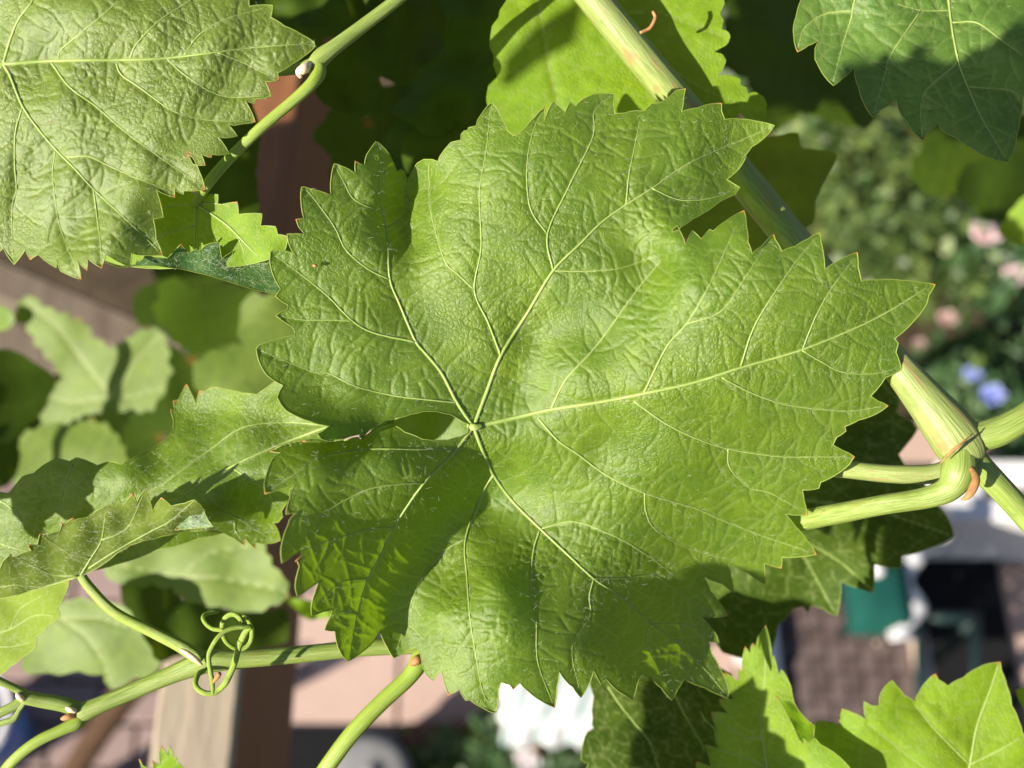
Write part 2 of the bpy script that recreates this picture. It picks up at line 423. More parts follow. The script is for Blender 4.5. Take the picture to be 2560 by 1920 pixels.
def blade_mesh(outline, H, depth, res, veins, puff, fine, seed, groove=0.35, tipr=9, extra=None, netw=1.0, cell=40, warp=4, cross=0.0):
    """the blade as a sheet inside the outline; H gives height in mm toward the viewer"""
    P0 = np.asarray(outline, float)
    x0, y0 = P0.min(0) - res * 1.5; x1, y1 = P0.max(0) + res * 1.5
    nx = int((x1 - x0) / res) + 2; ny = int((y1 - y0) / res) + 2
    gx, gy = np.meshgrid(x0 + np.arange(nx) * res, y0 + np.arange(ny) * res)
    G = np.c_[gx.ravel(), gy.ravel()]
    sd = sdist(G, P0)
    ins = (sd > 0)
    idx = np.full(nx * ny, -1); keep = np.where(ins)[0]; idx[keep] = np.arange(len(keep))
    V2 = [G[keep]]; n0 = len(keep); cuts = {}; newp = []
    ins2 = ins.reshape(ny, nx)
    c = ins2[:-1, :-1].astype(int) + ins2[:-1, 1:] + ins2[1:, 1:] + ins2[1:, :-1]
    yy, xx = np.where(c == 4); a = yy * nx + xx
    quads = np.c_[idx[a], idx[a + nx], idx[a + nx + 1], idx[a + 1]].tolist()
    yy, xx = np.where((c > 0) & (c < 4)); polys = []
    for j, i in zip(yy, xx):
        cs = (j * nx + i, (j + 1) * nx + i, (j + 1) * nx + i + 1, j * nx + i + 1); poly = []
        for k in range(4):
            p, q = cs[k], cs[(k + 1) % 4]
            if ins[p]: poly.append(int(idx[p]))
            if ins[p] != ins[q]:
                key = (min(p, q), max(p, q))
                if key not in cuts:
                    d0, d1 = sd[p], sd[q]; t = d0 / (d0 - d1)
                    newp.append(G[p] + (G[q] - G[p]) * t); cuts[key] = n0 + len(newp) - 1
                poly.append(cuts[key])
        if len(poly) >= 3: polys.append(tuple(poly))
    P = np.vstack([V2[0], np.array(newp).reshape(-1, 2)])
    edge = np.maximum(np.r_[sd[keep], np.zeros(len(newp))], 0)
    h = H(P)
    marks = np.zeros((len(P), 4)); marks[:, 3] = 1
    if veins:
        rel, raw = segdist(P, veins)
        marks[:, 0] = np.clip(1.3 - rel, 0, 1) * 0.7
        h = h - groove * np.exp(-(raw / 11.0) ** 2)
    else: raw = np.full(len(P), 99.0)
    if puff or fine:
        wx = P[:, 0] + waves(P, seed + 1, 90, warp); wy = P[:, 1] + waves(P, seed + 2, 90, warp)
        e1, v1 = worley(wx, wy * 1.25, cell, seed + 3); e2, v2 = worley(wx * 1.03 + 11, wy, cell * 0.42, seed + 4)
        ef = np.clip(edge / 30, 0, 1); vf = 1 - np.exp(-(raw / 16.0) ** 2) * 0.85
        pm = 0.48 + 0.52 * np.clip(waves(P, seed + 9, 300, 1.2), -1, 1)
        if extra is not None: pm = pm * extra(P)
        h = h + puff * pm * ef * vf * (1 - np.exp(-(e1 / (cell * 0.24)) ** 1.4)) * (0.6 + 0.6 * v1) + fine * pm * (0.3 + 0.7 * ef) * (1 - np.exp(-(e2 / (cell * 0.12)) ** 1.5))
        marks[:, 1] = np.maximum(np.clip(1.3 - e1 / (1.7 * netw), 0, 1), 0.45 * np.clip(1.2 - e2 / (1.3 * netw), 0, 1))
    if cross and veins:
        cdist = cross_dist(P, n0, ladder(veins, outline, seed)); ef = np.clip(edge / 25, 0, 1)
        h = h - cross * ef * np.exp(-(cdist / 4.5) ** 2)
        marks[:, 1] = np.maximum(marks[:, 1] * 0.6, np.clip(1.4 - cdist / 2.2, 0, 1))
    tp = tips_of(outline)
    if tipr and len(tp):
        dd = np.full(len(P), 1e9)
        nearedge = np.where(edge < 30)[0]
        for t in tp: dd[nearedge] = np.minimum(dd[nearedge], np.hypot(P[nearedge, 0] - t[0], P[nearedge, 1] - t[1]))
        marks[:, 2] = np.clip(1.25 - dd / tipr, 0, 1) * 0.85
    W = pt(P[:, 0], P[:, 1], depth - h * 0.001)
    return W, quads + polys, marks, P, raw, edge

def leaf(label, outline, depth, mat='leaf', H=None, ctrl=None, slope=(0, 0), curve=0.0, wave=(260, 1.2), veins=(), res=8,
         puff=0.0, fine=0.0, seed=1, hairs=0, margin=0.0, junction=None, vein_parts=True, cat='leaf', group=None, tipr=9,
         extra=None, cell=40, netw=1.0, groove=0.35, under=False, name='grape_leaf', cross=0.0, parent=None, part_name='blade'):
    P0 = np.asarray(outline, float); ctr = np.array(junction if junction else P0.mean(0))
    mmpx = PXW * depth * 1000
    if H is None:
        tps = TPS(ctrl) if ctrl else None
        def H(P, tps=tps):
            if tps is not None: h = tps(P)
            else:
                q = (P - ctr) * mmpx
                h = slope[0] * q[:, 0] + slope[1] * q[:, 1] - curve * (q ** 2).sum(1) * 0.01
            return h + (waves(P, seed, wave[0], wave[1]) if wave[1] else 0)
    j3 = pt(ctr[0], ctr[1], depth - float(H(ctr[None])[0]) * 0.001)
    root = parent if parent is not None else thing(name, label, cat, j3, group)
    W, F, mk, P, raw, edge = blade_mesh(outline, H, depth, res, veins, puff, fine, seed, groove, tipr, extra, netw, cell, 4, cross)
    if under: F = [tuple(reversed(f)) for f in F]
    b = obj(part_name, W, F, M[mat], root); rgba(b.data, 'marks', mk)
    if vein_parts:
        for w0, w1, pts in veins:
            n = max(3, int(sum(math.dist(pts[k], pts[k + 1]) for k in range(len(pts) - 1)) / 12))
            q = smooth_path(np.array(pts), n); ww = np.linspace(w0, w1 * .8, n) * 0.42
            keep = sdist(q, outline) > 2
            if keep.sum() < 3: continue
            q = q[keep]; ww = ww[keep]
            hq = H(q) - groove + ww * mmpx * 0.05
            V, FF, m2 = tube_mesh(pt(q[:, 0], q[:, 1], depth - hq * 0.001), ww * mmpx * 0.001, 7, caps=True)
            obj('vein', V, FF, M['vein'], root)
    if margin:
        q = []
        n = len(outline)
        for i in range(n):
            a = np.array(outline[i]); c = np.array(outline[(i + 1) % n]); m = max(1, int(np.linalg.norm(c - a) / 9))
            q += [a + (c - a) * k / m for k in range(m)]
        q.append(q[0]); q = np.array(q)
        tp = tips_of(outline); dd = np.min(np.hypot(q[:, None, 0] - tp[None, :, 0], q[:, None, 1] - tp[None, :, 1]), 1) if len(tp) else np.full(len(q), 99)
        tipm = np.clip(1.2 - dd / 7, 0, 1)
        V, FF, m2 = tube_mesh(pt(q[:, 0], q[:, 1], depth - H(q) * 0.001), margin * 0.001 * (1 + 0.9 * tipm), 6, caps=False)
        m2[:, 2] = np.repeat(tipm, 6)
        e = obj('margin', V, FF, M['margin'], root); rgba(e.data, 'marks', m2)
    if hairs:
        rs = np.random.RandomState(seed + 77)
        wgt = np.exp(-(raw / 14.0) ** 2) * 1.3 + 0.22 + 0.5 * np.clip(waves(P, seed + 31, 150, 1), 0, 1)
        wgt *= (edge > 4); wgt /= wgt.sum()
        pick = rs.choice(len(P), hairs, p=wgt)
        V = []; F2 = []
        base = P[pick] + rs.randn(hairs, 2) * 1.5
        hb = H(base) + 0.06
        for k in range(hairs):
            L = rs.uniform(6, 18); a = rs.normal(0.2, 0.9); x, y = base[k]; hh = hb[k]; wv = rs.uniform(0.006, 0.013) / mmpx
            for i in range(4):
                V += [(x - math.sin(a) * wv, y + math.cos(a) * wv, hh), (x + math.sin(a) * wv, y - math.cos(a) * wv, hh)]
                x += math.cos(a) * L / 3; y += math.sin(a) * L / 3; a += rs.normal(0, 0.5); hh += rs.uniform(0.02, 0.35) if i < 2 else -0.1
            s = k * 8
            F2 += [(s, s + 1, s + 3, s + 2), (s + 2, s + 3, s + 5, s + 4), (s + 4, s + 5, s + 7, s + 6)]
        V = np.array(V)
        obj('hair', pt(V[:, 0], V[:, 1], depth - V[:, 2] * 0.001), F2, M['hair'], root, kind='stuff')
    return root

# ------------------------------------------------------------------ the place: ground, patio, pergola
def slab_mesh(name, sx, sy, sz, bev, mat):
    me = bpy.data.meshes.new(name); b = bev
    x, y = sx / 2, sy / 2
    v = [(-x, -y, 0), (x, -y, 0), (x, y, 0), (-x, y, 0), (-x, -y, sz - b), (x, -y, sz - b), (x, y, sz - b), (-x, y, sz - b),
         (-x + b, -y + b, sz), (x - b, -y + b, sz), (x - b, y - b, sz), (-x + b, y - b, sz)]
    f = [(8, 9, 10, 11)] + [(i, (i + 1) % 4, 4 + (i + 1) % 4, 4 + i) for i in range(4)] + [(4 + i, 4 + (i + 1) % 4, 8 + (i + 1) % 4, 8 + i) for i in range(4)]
    me.from_pydata(v, [], f); me.materials.append(mat); me.update(); return me

def box(c, size, ax=None, bev=0.002):
    """bevelled box: centre, size, axes rows"""
    A = np.eye(3) if ax is None else np.asarray(ax, float)
    s = np.array(size) / 2; V = []; F = []
    for sz in (-1, 1):
        for k, (dx, dy) in enumerate(((-1, -1), (1, -1), (1, 1), (-1, 1))): V.append((dx * s[0], dy * s[1], sz * (s[2] - bev)))
    for sz in (-1, 1):
        for dx, dy in ((-1, -1), (1, -1), (1, 1), (-1, 1)): V.append((dx * (s[0] - bev), dy * (s[1] - bev), sz * s[2]))
    F = [(i, (i + 1) % 4, 4 + (i + 1) % 4, 4 + i) for i in range(4)]
    F += [(4 + i, 4 + (i + 1) % 4, 12 + (i + 1) % 4, 12 + i) for i in range(4)] + [(8 + i, 8 + (i + 1) % 4, (i + 1) % 4, i) for i in range(4)]
    F += [(12, 13, 14, 15), (11, 10, 9, 8)]
    return np.array(V) @ A + np.array(c), F

def join(parts):
    V = []; F = []; n = 0
    for v, f in parts:
        V.append(np.asarray(v)); F += [tuple(i + n for i in q) for q in f]; n += len(v)
    return np.vstack(V), F

def brick_mat(name, c1, c2, c3):
    m, t, N, L = nt(name)
    oi = N('ShaderNodeObjectInfo')
    c = mixc(t, c1, c2, oi.outputs['Random'])
    c = mixc(t, c, c3, math_(t, 'MULTIPLY', ramp(t, noise(t, 38, 5, 0.65), [(0.35, 0.0), (0.7, 1.0)]), 0.6))
    p = N('ShaderNodeBsdfPrincipled'); L(c, p.inputs['Base Color']); p.inputs['Roughness'].default_value = 0.85
    b = N('ShaderNodeBump'); b.inputs['Strength'].default_value = 0.4; b.inputs['Distance'].default_value = 0.003
    L(noise(t, 160, 4, 0.6), b.inputs['Height']); L(b.outputs[0], p.inputs['Normal'])
    o = N('ShaderNodeOutputMaterial'); L(p.outputs[0], o.inputs[0]); return m

M['soil'] = plain('soil', (0.035, 0.026, 0.016), (0.075, 0.055, 0.035), 14, 0.95, 0.1, 0.6, 90)
M['pink'] = brick_mat('pink_sandstone', (0.37, 0.255, 0.21), (0.42, 0.295, 0.245), (0.32, 0.225, 0.19))
M['joint'] = plain('joint_sand', (0.20, 0.15, 0.11), (0.28, 0.21, 0.16), 60, 0.95, 0.1)
M['purple'] = brick_mat('purple_brown_paver', (0.17, 0.115, 0.10), (0.23, 0.155, 0.14), (0.27, 0.205, 0.19))
M['wood_grey'] = plain('weathered_wood', (0.155, 0.125, 0.095), (0.095, 0.073, 0.055), 14, 0.8, 0.2, 0.5, 60, stretch=(9, 1, 9))
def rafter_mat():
    m, t, N, L = nt('stained_wood_lit_top'); tc = N('ShaderNodeTexCoord'); mp = N('ShaderNodeMapping'); mp.inputs['Scale'].default_value = (9, 1, 9)
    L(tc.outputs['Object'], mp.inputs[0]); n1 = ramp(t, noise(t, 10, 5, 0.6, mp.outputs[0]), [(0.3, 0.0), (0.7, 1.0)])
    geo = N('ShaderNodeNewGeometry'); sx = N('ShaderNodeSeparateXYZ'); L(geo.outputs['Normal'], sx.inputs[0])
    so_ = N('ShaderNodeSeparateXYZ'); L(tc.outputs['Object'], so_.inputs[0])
    sunlit_part = math_(t, 'LESS_THAN', so_.outputs[1], -0.60)
    top = math_(t, 'MULTIPLY', math_(t, 'GREATER_THAN', sx.outputs[2], 0.6), sunlit_part)           # pale top: bleaching plus painted sunlight; shaded sides and part under vine stay brown
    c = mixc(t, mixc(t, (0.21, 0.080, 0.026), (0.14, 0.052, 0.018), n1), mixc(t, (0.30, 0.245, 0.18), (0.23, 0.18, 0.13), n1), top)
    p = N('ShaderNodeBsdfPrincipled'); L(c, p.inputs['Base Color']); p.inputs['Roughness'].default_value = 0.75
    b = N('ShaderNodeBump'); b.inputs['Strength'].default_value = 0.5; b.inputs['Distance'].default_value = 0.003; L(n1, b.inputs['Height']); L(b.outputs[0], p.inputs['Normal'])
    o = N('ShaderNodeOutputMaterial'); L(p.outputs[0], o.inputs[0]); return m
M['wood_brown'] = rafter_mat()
M['bark'] = plain('vine_bark', (0.035, 0.020, 0.012), (0.085, 0.050, 0.030), 30, 0.95, 0.1, 0.9, 60, stretch=(4, 4, 1))

g = obj('ground', [(-120, -120, -0.06), (120, -120, -0.06), (120, 120, -0.06), (-120, 120, -0.06)], [(0, 1, 2, 3)], M['soil'], kind='structure')

def paving(name, px0, px1, py0, py1, sx, sy, mat, piece, seed, stagger):
    """a bed of paving whose single stones are children"""
    a = onz(px0, py1); b = onz(px1, py1); c = onz(px0, py0); dd = onz(px1, py0)
    x0, x1 = min(a[0], c[0]), max(b[0], dd[0]); y0, y1 = a[1], c[1]
    base = obj(name, [(x0 - .02, y0 - .02, -0.045), (x1 + .02, y0 - .02, -0.045), (x1 + .02, y1 + .02, -0.045), (x0 - .02, y1 + .02, -0.045)], [(0, 1, 2, 3)], M['joint'], kind='structure')
    me = slab_mesh(piece, sx - 0.008, sy - 0.008, 0.05, 0.004, mat); rs = random.Random(seed)
    ny = int((y1 - y0) / sy); nx = int((x1 - x0) / sx)
    for j in range(ny + 1):
        off = (j % 2) * sx * 0.5 if stagger else 0
        for i in range(nx + 1):
            o = bpy.data.objects.new(piece, me); COL.objects.link(o); o.parent = base
            o.location = (x0 + sx * (i + 0.5) - off, y0 + sy * (j + 0.5), -0.05 + rs.uniform(-.002, .002))
            o.rotation_euler = (rs.uniform(-.006, .006), rs.uniform(-.006, .006), rs.uniform(-.005, .005)); o['_base'] = [0, 0, 0]
    return base
paving('patio', 640, 2750, 1080, 1830, 0.40, 0.40, M['pink'], 'paving_slab', 3, True)
paving('brick_path', -350, 640, 1180, 2150, 0.20, 0.10, M['purple'], 'brick', 4, True)

# pergola: rafter running away from the viewer, crossing batten, posts that carry them
ZR = 2.25                                          # top of the rafter
xe = onz(583, 1900, ZR)[0]; xw = onz(372, 1900, ZR)[0]
def board(name, a, b, wid, hei, mat, parent):
    a = np.array(a, float); b = np.array(b, float); d = b - a; L = np.linalg.norm(d); d /= L
    s = np.cross((0, 0, 1), d); s /= np.linalg.norm(s); u = np.cross(d, s)
    V, F = box((a + b) / 2, (wid, L, hei), np.array([-s, d, u]), 0.003)
    o = obj(name, V, F, mat, parent, smooth=False)
    return o
wr = xe - xw
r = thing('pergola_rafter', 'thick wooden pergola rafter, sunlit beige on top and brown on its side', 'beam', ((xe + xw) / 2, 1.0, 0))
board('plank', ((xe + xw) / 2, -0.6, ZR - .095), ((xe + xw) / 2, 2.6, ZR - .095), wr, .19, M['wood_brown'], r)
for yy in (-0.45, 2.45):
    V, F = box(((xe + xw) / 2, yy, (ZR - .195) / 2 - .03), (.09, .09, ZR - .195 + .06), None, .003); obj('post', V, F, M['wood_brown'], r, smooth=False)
zb = 2.05
a0 = onz(-300, 560, zb); a1 = onz(585, 945, zb)
bt = thing('pergola_batten', 'grey weathered wooden batten slanting down behind the left leaves', 'beam', (a0 + a1) / 2)
nrmb = np.array([-(a1 - a0)[1], (a1 - a0)[0], 0]); nrmb /= np.linalg.norm(nrmb)
board('plank', a0 - (0, 0, .03), a1 - (0, 0, .03), .035, .05, M['wood_grey'], bt)
board('plank', a0 - nrmb * .04 - (0, 0, .045), a1 - nrmb * .04 - (0, 0, .045), .034, .05, M['wood_grey'], bt)
vt = thing('climbing_vine', 'dark woody vine trunk rising slantwise beside the pergola rafter', 'vine', onz(140, 2010))
tube('trunk', [(100, 2080, 3.0, 26), (165, 1960, 2.7, 30), (260, 1810, 2.2, 35), (375, 1640, 1.65, 46), (440, 1500, 1.25, 55), (520, 1330, 1.05, 50)], M['bark'], vt, 12, 6, ridges=5)

# ------------------------------------------------------------------ the garden and patio furniture far below the vine
def rock(rs, c, rx, ry, rz, n=8):
    V = []; F = []
    for i in range(n + 1):
        ph = math.pi * i / n - math.pi / 2
        for j in range(2 * n):
            th = math.pi * j / n; k = 1 + rs.uniform(-.07, .07)
            V.append((c[0] + rx * k * math.cos(ph) * math.cos(th), c[1] + ry * k * math.cos(ph) * math.sin(th), c[2] + rz * k * math.sin(ph)))
    for i in range(n):
        for j in range(2 * n):
            a = i * 2 * n + j; b = i * 2 * n + (j + 1) % (2 * n); F.append((a, b, b + 2 * n, a + 2 * n))
    return np.array(V), F

def leafy_mat(name, c1, c2, trc):
    m, t, N, L = nt(name)
    at = N('ShaderNodeAttribute'); at.attribute_name = 'marks'; sp = N('ShaderNodeSeparateColor'); L(at.outputs['Color'], sp.inputs[0])
    c = mixc(t, c1, c2, sp.outputs[0])
    p = N('ShaderNodeBsdfPrincipled'); L(c, p.inputs['Base Color']); p.inputs['Roughness'].default_value = 0.5
    tl = N('ShaderNodeBsdfTranslucent'); tl.inputs[0].default_value = (*trc, 1)
    mx = N('ShaderNodeMixShader'); mx.inputs[0].default_value = 0.3; L(p.outputs[0], mx.inputs[1]); L(tl.outputs[0], mx.inputs[2])
    o = N('ShaderNodeOutputMaterial'); L(mx.outputs[0], o.inputs[0]); return m
M['bush1'] = leafy_mat('bush_leaf', (0.040, 0.085, 0.018), (0.15, 0.20, 0.050), (0.15, 0.25, 0.02))
M['bush2'] = leafy_mat('rose_leaf', (0.035, 0.090, 0.030), (0.11, 0.18, 0.070), (0.10, 0.22, 0.03))
M['petal_pink'] = plain('pink_petal', (0.62, 0.42, 0.45), (0.70, 0.54, 0.56), 60, 0.6)
M['petal_peach'] = plain('peach_petal', (0.42, 0.27, 0.25), (0.52, 0.37, 0.34), 60, 0.6)
M['petal_blue'] = plain('blue_petal', (0.20, 0.25, 0.62), (0.42, 0.48, 0.80), 60, 0.6)
M['petal_white'] = plain('white_petal', (0.74, 0.68, 0.70), (0.82, 0.78, 0.80), 60, 0.6)

def shrub(label, px, py, rad, hgt, n, mat, seed, lsize=0.03, nst=9, group='shrubs in the flower bed'):
    rs = np.random.RandomState(seed); c = onz(px, py, 0.0); c[2] = -0.06
    root = thing('shrub', label, 'shrub', c, group)
    tips = []
    for k in range(nst):
        a = rs.rand() * 6.28; rr = rad * math.sqrt(rs.rand()) * .85
        e = c + np.array([math.cos(a) * rr, math.sin(a) * rr, hgt * rs.uniform(.6, 1)])
        mid = c + (e - c) * .5 + np.array([rs.randn() * .03, rs.randn() * .03, .06]); tips += [mid, e, (mid + e) / 2]
        V, F, mk = tube_mesh(smooth_path([c + rs.randn(3) * (.02, .02, 0), mid, e], 8), np.linspace(.006, .002, 8), 5)
        obj('stem', V, F, M['bark'], root)
    tips = np.array(tips)
    cen = tips[rs.randint(len(tips), size=n)] + rs.randn(n, 3) * np.array([rad, rad, hgt * .5]) * .22
    cen[:, 2] = np.maximum(cen[:, 2], 0.0)
    V = np.zeros((n, 6, 3)); col = np.zeros((n, 6, 4)); col[..., 3] = 1
    for k in range(n):
        d = rs.randn(3); d[2] *= .5; d /= np.linalg.norm(d); u = rs.randn(3) * .6 + (0, 0, 1); s = np.cross(d, u); s /= np.linalg.norm(s)
        nn = np.cross(s, d); L = lsize * rs.uniform(.6, 1.3); wd = L * .32
        V[k] = cen[k] + np.array([0 * d, d * L * .35 + s * wd + nn * L * .05, d * L * .75 + s * wd * .7, d * L - nn * L * .1, d * L * .75 - s * wd * .7, d * L * .35 - s * wd + nn * L * .05])
        col[k, :, 0] = rs.rand() ** 1.3
    F = (np.arange(n)[:, None] * 6 + np.array([[0, 1, 2, 3, 4, 5]])).tolist()
    o = obj('foliage', V.reshape(-1, 3), F, mat, root, kind='stuff'); rgba(o.data, 'marks', col)
    return root

def flower(label, px, py, z, size, mat, seed, petals=14, group='blooms in the flower bed'):
    rs = np.random.RandomState(seed); c = onz(px, py, z); root = thing('flower', label, 'flower', c, group)
    for k in range(petals):
        a = k * 2.4; lv = k / petals; tl = 0.25 + 1.0 * (1 - lv)
        d = np.array([math.cos(a) * math.sin(tl), math.sin(a) * math.sin(tl), math.cos(tl)])
        s = np.array([-math.sin(a), math.cos(a), 0]); n2 = np.cross(s, d); L = size * (.6 + .4 * (1 - lv)); V = []; F = []
        for i in range(5):
            f = i / 4; wd = L * .45 * math.sin(math.pi * (0.18 + 0.72 * f)) + .001
            for q in (-1, 0, 1): V.append(c + d * L * f + s * wd * q + n2 * L * (.18 * abs(q) - .25 * f * f))
        for i in range(4):
            for q in range(2): F.append((i * 3 + q, i * 3 + q + 1, i * 3 + q + 4, i * 3 + q + 3))
        obj('petal', V, F, mat, root)
    e = c - np.array([0, 0, z * .7]); V, F, mk = tube_mesh(smooth_path([e, (c + e) / 2 + rs.randn(3) * .01, c], 6), .002, 5); obj('stalk', V, F, M['bush2'], root)
    return root

shrub('large green shrub filling the flower bed right of the cane', 2180, 640, .34, .55, 3800, M['bush1'], 11, .040, 16)
shrub('leafy shrub at the top of the bed below the toothed leaf', 2300, 330, .30, .42, 2200, M['bush1'], 12, .040, 12)
shrub('bluish green rose bush at the right edge of the bed', 2520, 760, .30, .55, 2600, M['bush2'], 13, .042, 12)
shrub('low green plant by the blue flowers near the cane joint', 2480, 1010, .20, .22, 1500, M['bush2'], 14, .034, 8)
shrub('small dark plant behind the trellis leaves at upper right', 1990, 250, .26, .35, 1300, M['bush2'], 15, .038, 8)
flower('largest pale pink rose at the right of the bed', 2460, 590, .50, .042, M['petal_pink'], 1)
flower('pale pink rose at the right edge below the larger one', 2532, 695, .46, .034, M['petal_pink'], 2)
flower('peach pink rose left of the right edge roses', 2365, 800, .42, .026, M['petal_peach'], 3)
flower('small dusty pink bloom just above the cane joint', 2297, 862, .30, .017, M['petal_peach'], 4)
flower('white bloom at the top of the bed', 2050, 350, .42, .024, M['petal_white'], 5)
flower('small violet blue flower above the larger blue head', 2428, 938, .20, .026, M['petal_blue'], 6)
flower('large light blue flower head above the cane joint', 2478, 992, .22, .034, M['petal_blue'], 7, 20)

# furniture
M['black'] = plain('black_rubber', (0.006, 0.006, 0.007), (0.012, 0.012, 0.013), 60, 0.9, 0.1)
M['white'] = plain('white_paint', (0.66, 0.64, 0.64), (0.58, 0.56, 0.57), 9, 0.5, 0.4)
M['cream'] = plain('cream_paint', (0.55, 0.44, 0.36), (0.46, 0.36, 0.30), 12, 0.6, 0.3)
M['strap1'] = plain('woven_strap_dark', (0.060, 0.042, 0.038), (0.080, 0.056, 0.050), 60, 0.8)
M['strap2'] = plain('woven_strap_light', (0.110, 0.080, 0.074), (0.090, 0.065, 0.060), 60, 0.8)
M['green_cloth'] = plain('green_cloth', (0.006, 0.046, 0.037), (0.008, 0.060, 0.048), 50, 0.9, 0.1)
M['dark_green'] = plain('dark_green_metal', (0.006, 0.018, 0.018), (0.010, 0.026, 0.025), 30, 0.5, 0.4)
M['blue_plastic'] = plain('blue_plastic', (0.06, 0.15, 0.42), (0.09, 0.20, 0.50), 8, 0.4, 0.5)
M['terracotta'] = plain('red_brick', (0.20, 0.075, 0.06), (0.26, 0.105, 0.085), 30, 0.9, 0.1, 0.4)

def flatbox(name, label, cat, px0, py0, px1, py1, z, h, mat):
    a = onz(px0, py1, z + h); b = onz(px1, py0, z + h)
    V, F = box(((a[0] + b[0]) / 2, (a[1] + b[1]) / 2, z + h / 2), (abs(b[0] - a[0]), abs(b[1] - a[1]), h), None, min(.004, h * .3))
    o = obj(name, V - np.array([0, 0, 0]), F, mat, None, loc=((a[0] + b[0]) / 2, (a[1] + b[1]) / 2, z), smooth=False)
    return tag(o, label, cat)
rug = flatbox('floor_mat', 'black rubber mat on the patio beneath the small chairs', 'mat', 1900, 1325, 2478, 1900, 0.004, 0.012, M['black'])
rug2 = flatbox('floor_mat', 'black rubber mat at the bottom beside the pergola rafter', 'mat', 640, 1818, 1010, 2100, 0.004, 0.012, M['black'])
# low brick edging in front of the small bed
for k, xx in enumerate((1060, 1160, 1260)):
    a = onz(xx, 1835, .05); V, F = box((a[0], a[1], .03), (.088, .05, .06), None, .004)
    tag(obj('edging_brick', V, F, M['terracotta'], None, loc=(a[0], a[1], 0), smooth=False),
        ('red edging brick nearest the black mat', 'middle one of the three red edging bricks', 'red edging brick nearest the white cloth')[k], 'brick', 'row of edging bricks')
shrub('low leafy plant at the bottom below the white cloth', 1330, 1925, .14, .16, 900, M['bush2'], 21, .034, 6, None)
shrub('small leafy plant in front of the red edging bricks', 1110, 1930, .10, .14, 500, M['bush1'], 22, .034, 5, None)
flower('pale pink bloom at the bottom under the white cloth', 1315, 1905, .18, .030, M['petal_white'], 23, 14, None)
pot_c = onz(930, 1935, .16)
def lathe(c, prof, n=28):
    V = []; F = []
    for r_, z_ in prof:
        for j in range(n): V.append((c[0] + r_ * math.cos(6.2832 * j / n), c[1] + r_ * math.sin(6.2832 * j / n), z_))
    for i in range(len(prof) - 1):
        for j in range(n): F.append((i * n + j, i * n + (j + 1) % n, (i + 1) * n + (j + 1) % n, (i + 1) * n + j))
    return np.array(V), F
M['stone'] = plain('grey_stoneware', (0.13, 0.13, 0.13), (0.19, 0.185, 0.185), 20, 0.7)
p_ = thing('lidded_pot', 'round grey lidded pot at the bottom behind the leaf stalk', 'pot', (pot_c[0], pot_c[1], 0))
V, F = lathe((pot_c[0], pot_c[1]), [(.0, .0), (.055, .0), (.078, .15), (.086, .15), (.086, .165), (.06, .172), (0, .174)]); obj('bowl', V, F, M['stone'], p_)
V, F = lathe((pot_c[0], pot_c[1]), [(.02, .174), (.018, .182), (0, .184)]); obj('knob', V, F, M['stone'], p_)

# small table under a white cloth with pale green stripes and scalloped hem
def stripe_mat():
    m, t, N, L = nt('striped_cloth'); tc = N('ShaderNodeTexCoord'); mp = N('ShaderNodeMapping')
    mp.inputs['Rotation'].default_value = (0, 0, 0.35); L(tc.outputs['Object'], mp.inputs[0])
    sx = N('ShaderNodeSeparateXYZ'); L(mp.outputs[0], sx.inputs[0])
    fr = math_(t, 'FRACT', math_(t, 'MULTIPLY', sx.outputs[0], 17.0))
    c = mixc(t, (0.50, 0.50, 0.51), (0.15, 0.25, 0.23), ramp(t, fr, [(0.0, 0.0), (0.70, 0.0), (0.80, 1.0), (0.92, 1.0), (1.0, 0.0)]))
    p = N('ShaderNodeBsdfPrincipled'); L(c, p.inputs['Base Color']); p.inputs['Roughness'].default_value = 0.85
    o = N('ShaderNodeOutputMaterial'); L(p.outputs[0], o.inputs[0]); return m
M['stripe'] = stripe_mat()
zt = 0.55; a = onz(1290, 1800, zt); b = onz(1720, 1480, zt)
cx, cy, tw, td = (a[0] + b[0]) / 2, (a[1] + b[1]) / 2, b[0] - a[0], b[1] - a[1]
tb = thing('side_table', 'small wooden side table under the striped white cloth', 'table', (cx, cy, 0))
V, F = box((cx, cy, zt - .018), (tw - .01, td - .01, .024)); obj('table_top', V, F, M['wood_brown'], tb, smooth=False)
for sx in (-1, 1):
    for sy in (-1, 1):
        V, F = box((cx + sx * (tw / 2 - .035), cy + sy * (td / 2 - .035), (zt - .03) / 2), (.03, .03, zt - .03)); obj('leg', V, F, M['wood_brown'], tb, smooth=False)
V = []; F = []; n = 60                                   # the cloth: a top sheet and a hem that hangs with scallops
per = [(-tw / 2 + tw * i / n, -td / 2) for i in range(n)] + [(tw / 2, -td / 2 + td * i / n) for i in range(n)] + [(tw / 2 - tw * i / n, td / 2) for i in range(n)] + [(-tw / 2, td / 2 - td * i / n) for i in range(n)]
m_ = len(per)
for k, (dz, out) in enumerate(((0, -.004), (-.004, 0.0), (-.03, .012), (-.075, .030))):
    for i, (x, y) in enumerate(per):
        f = (i % n) / n * 6; sc = abs(math.sin(math.pi * f)); nx_, ny_ = (x / (tw / 2)), (y / (td / 2))
        ax_, ay_ = (nx_ if abs(nx_) > .999 else 0), (ny_ if abs(ny_) > .999 else 0)
        wob = out + (0.006 * math.sin(math.pi * 2 * f) if k > 1 else 0)
        V.append((cx + x + ax_ * wob, cy + y + ay_ * wob, zt + .003 + dz - (.028 * sc if k == 3 else 0)))
for k in range(3):
    for i in range(m_): F.append((k * m_ + i, (k + 1) * m_ + i, (k + 1) * m_ + (i + 1) % m_, k * m_ + (i + 1) % m_))
F.append(tuple(range(m_)))
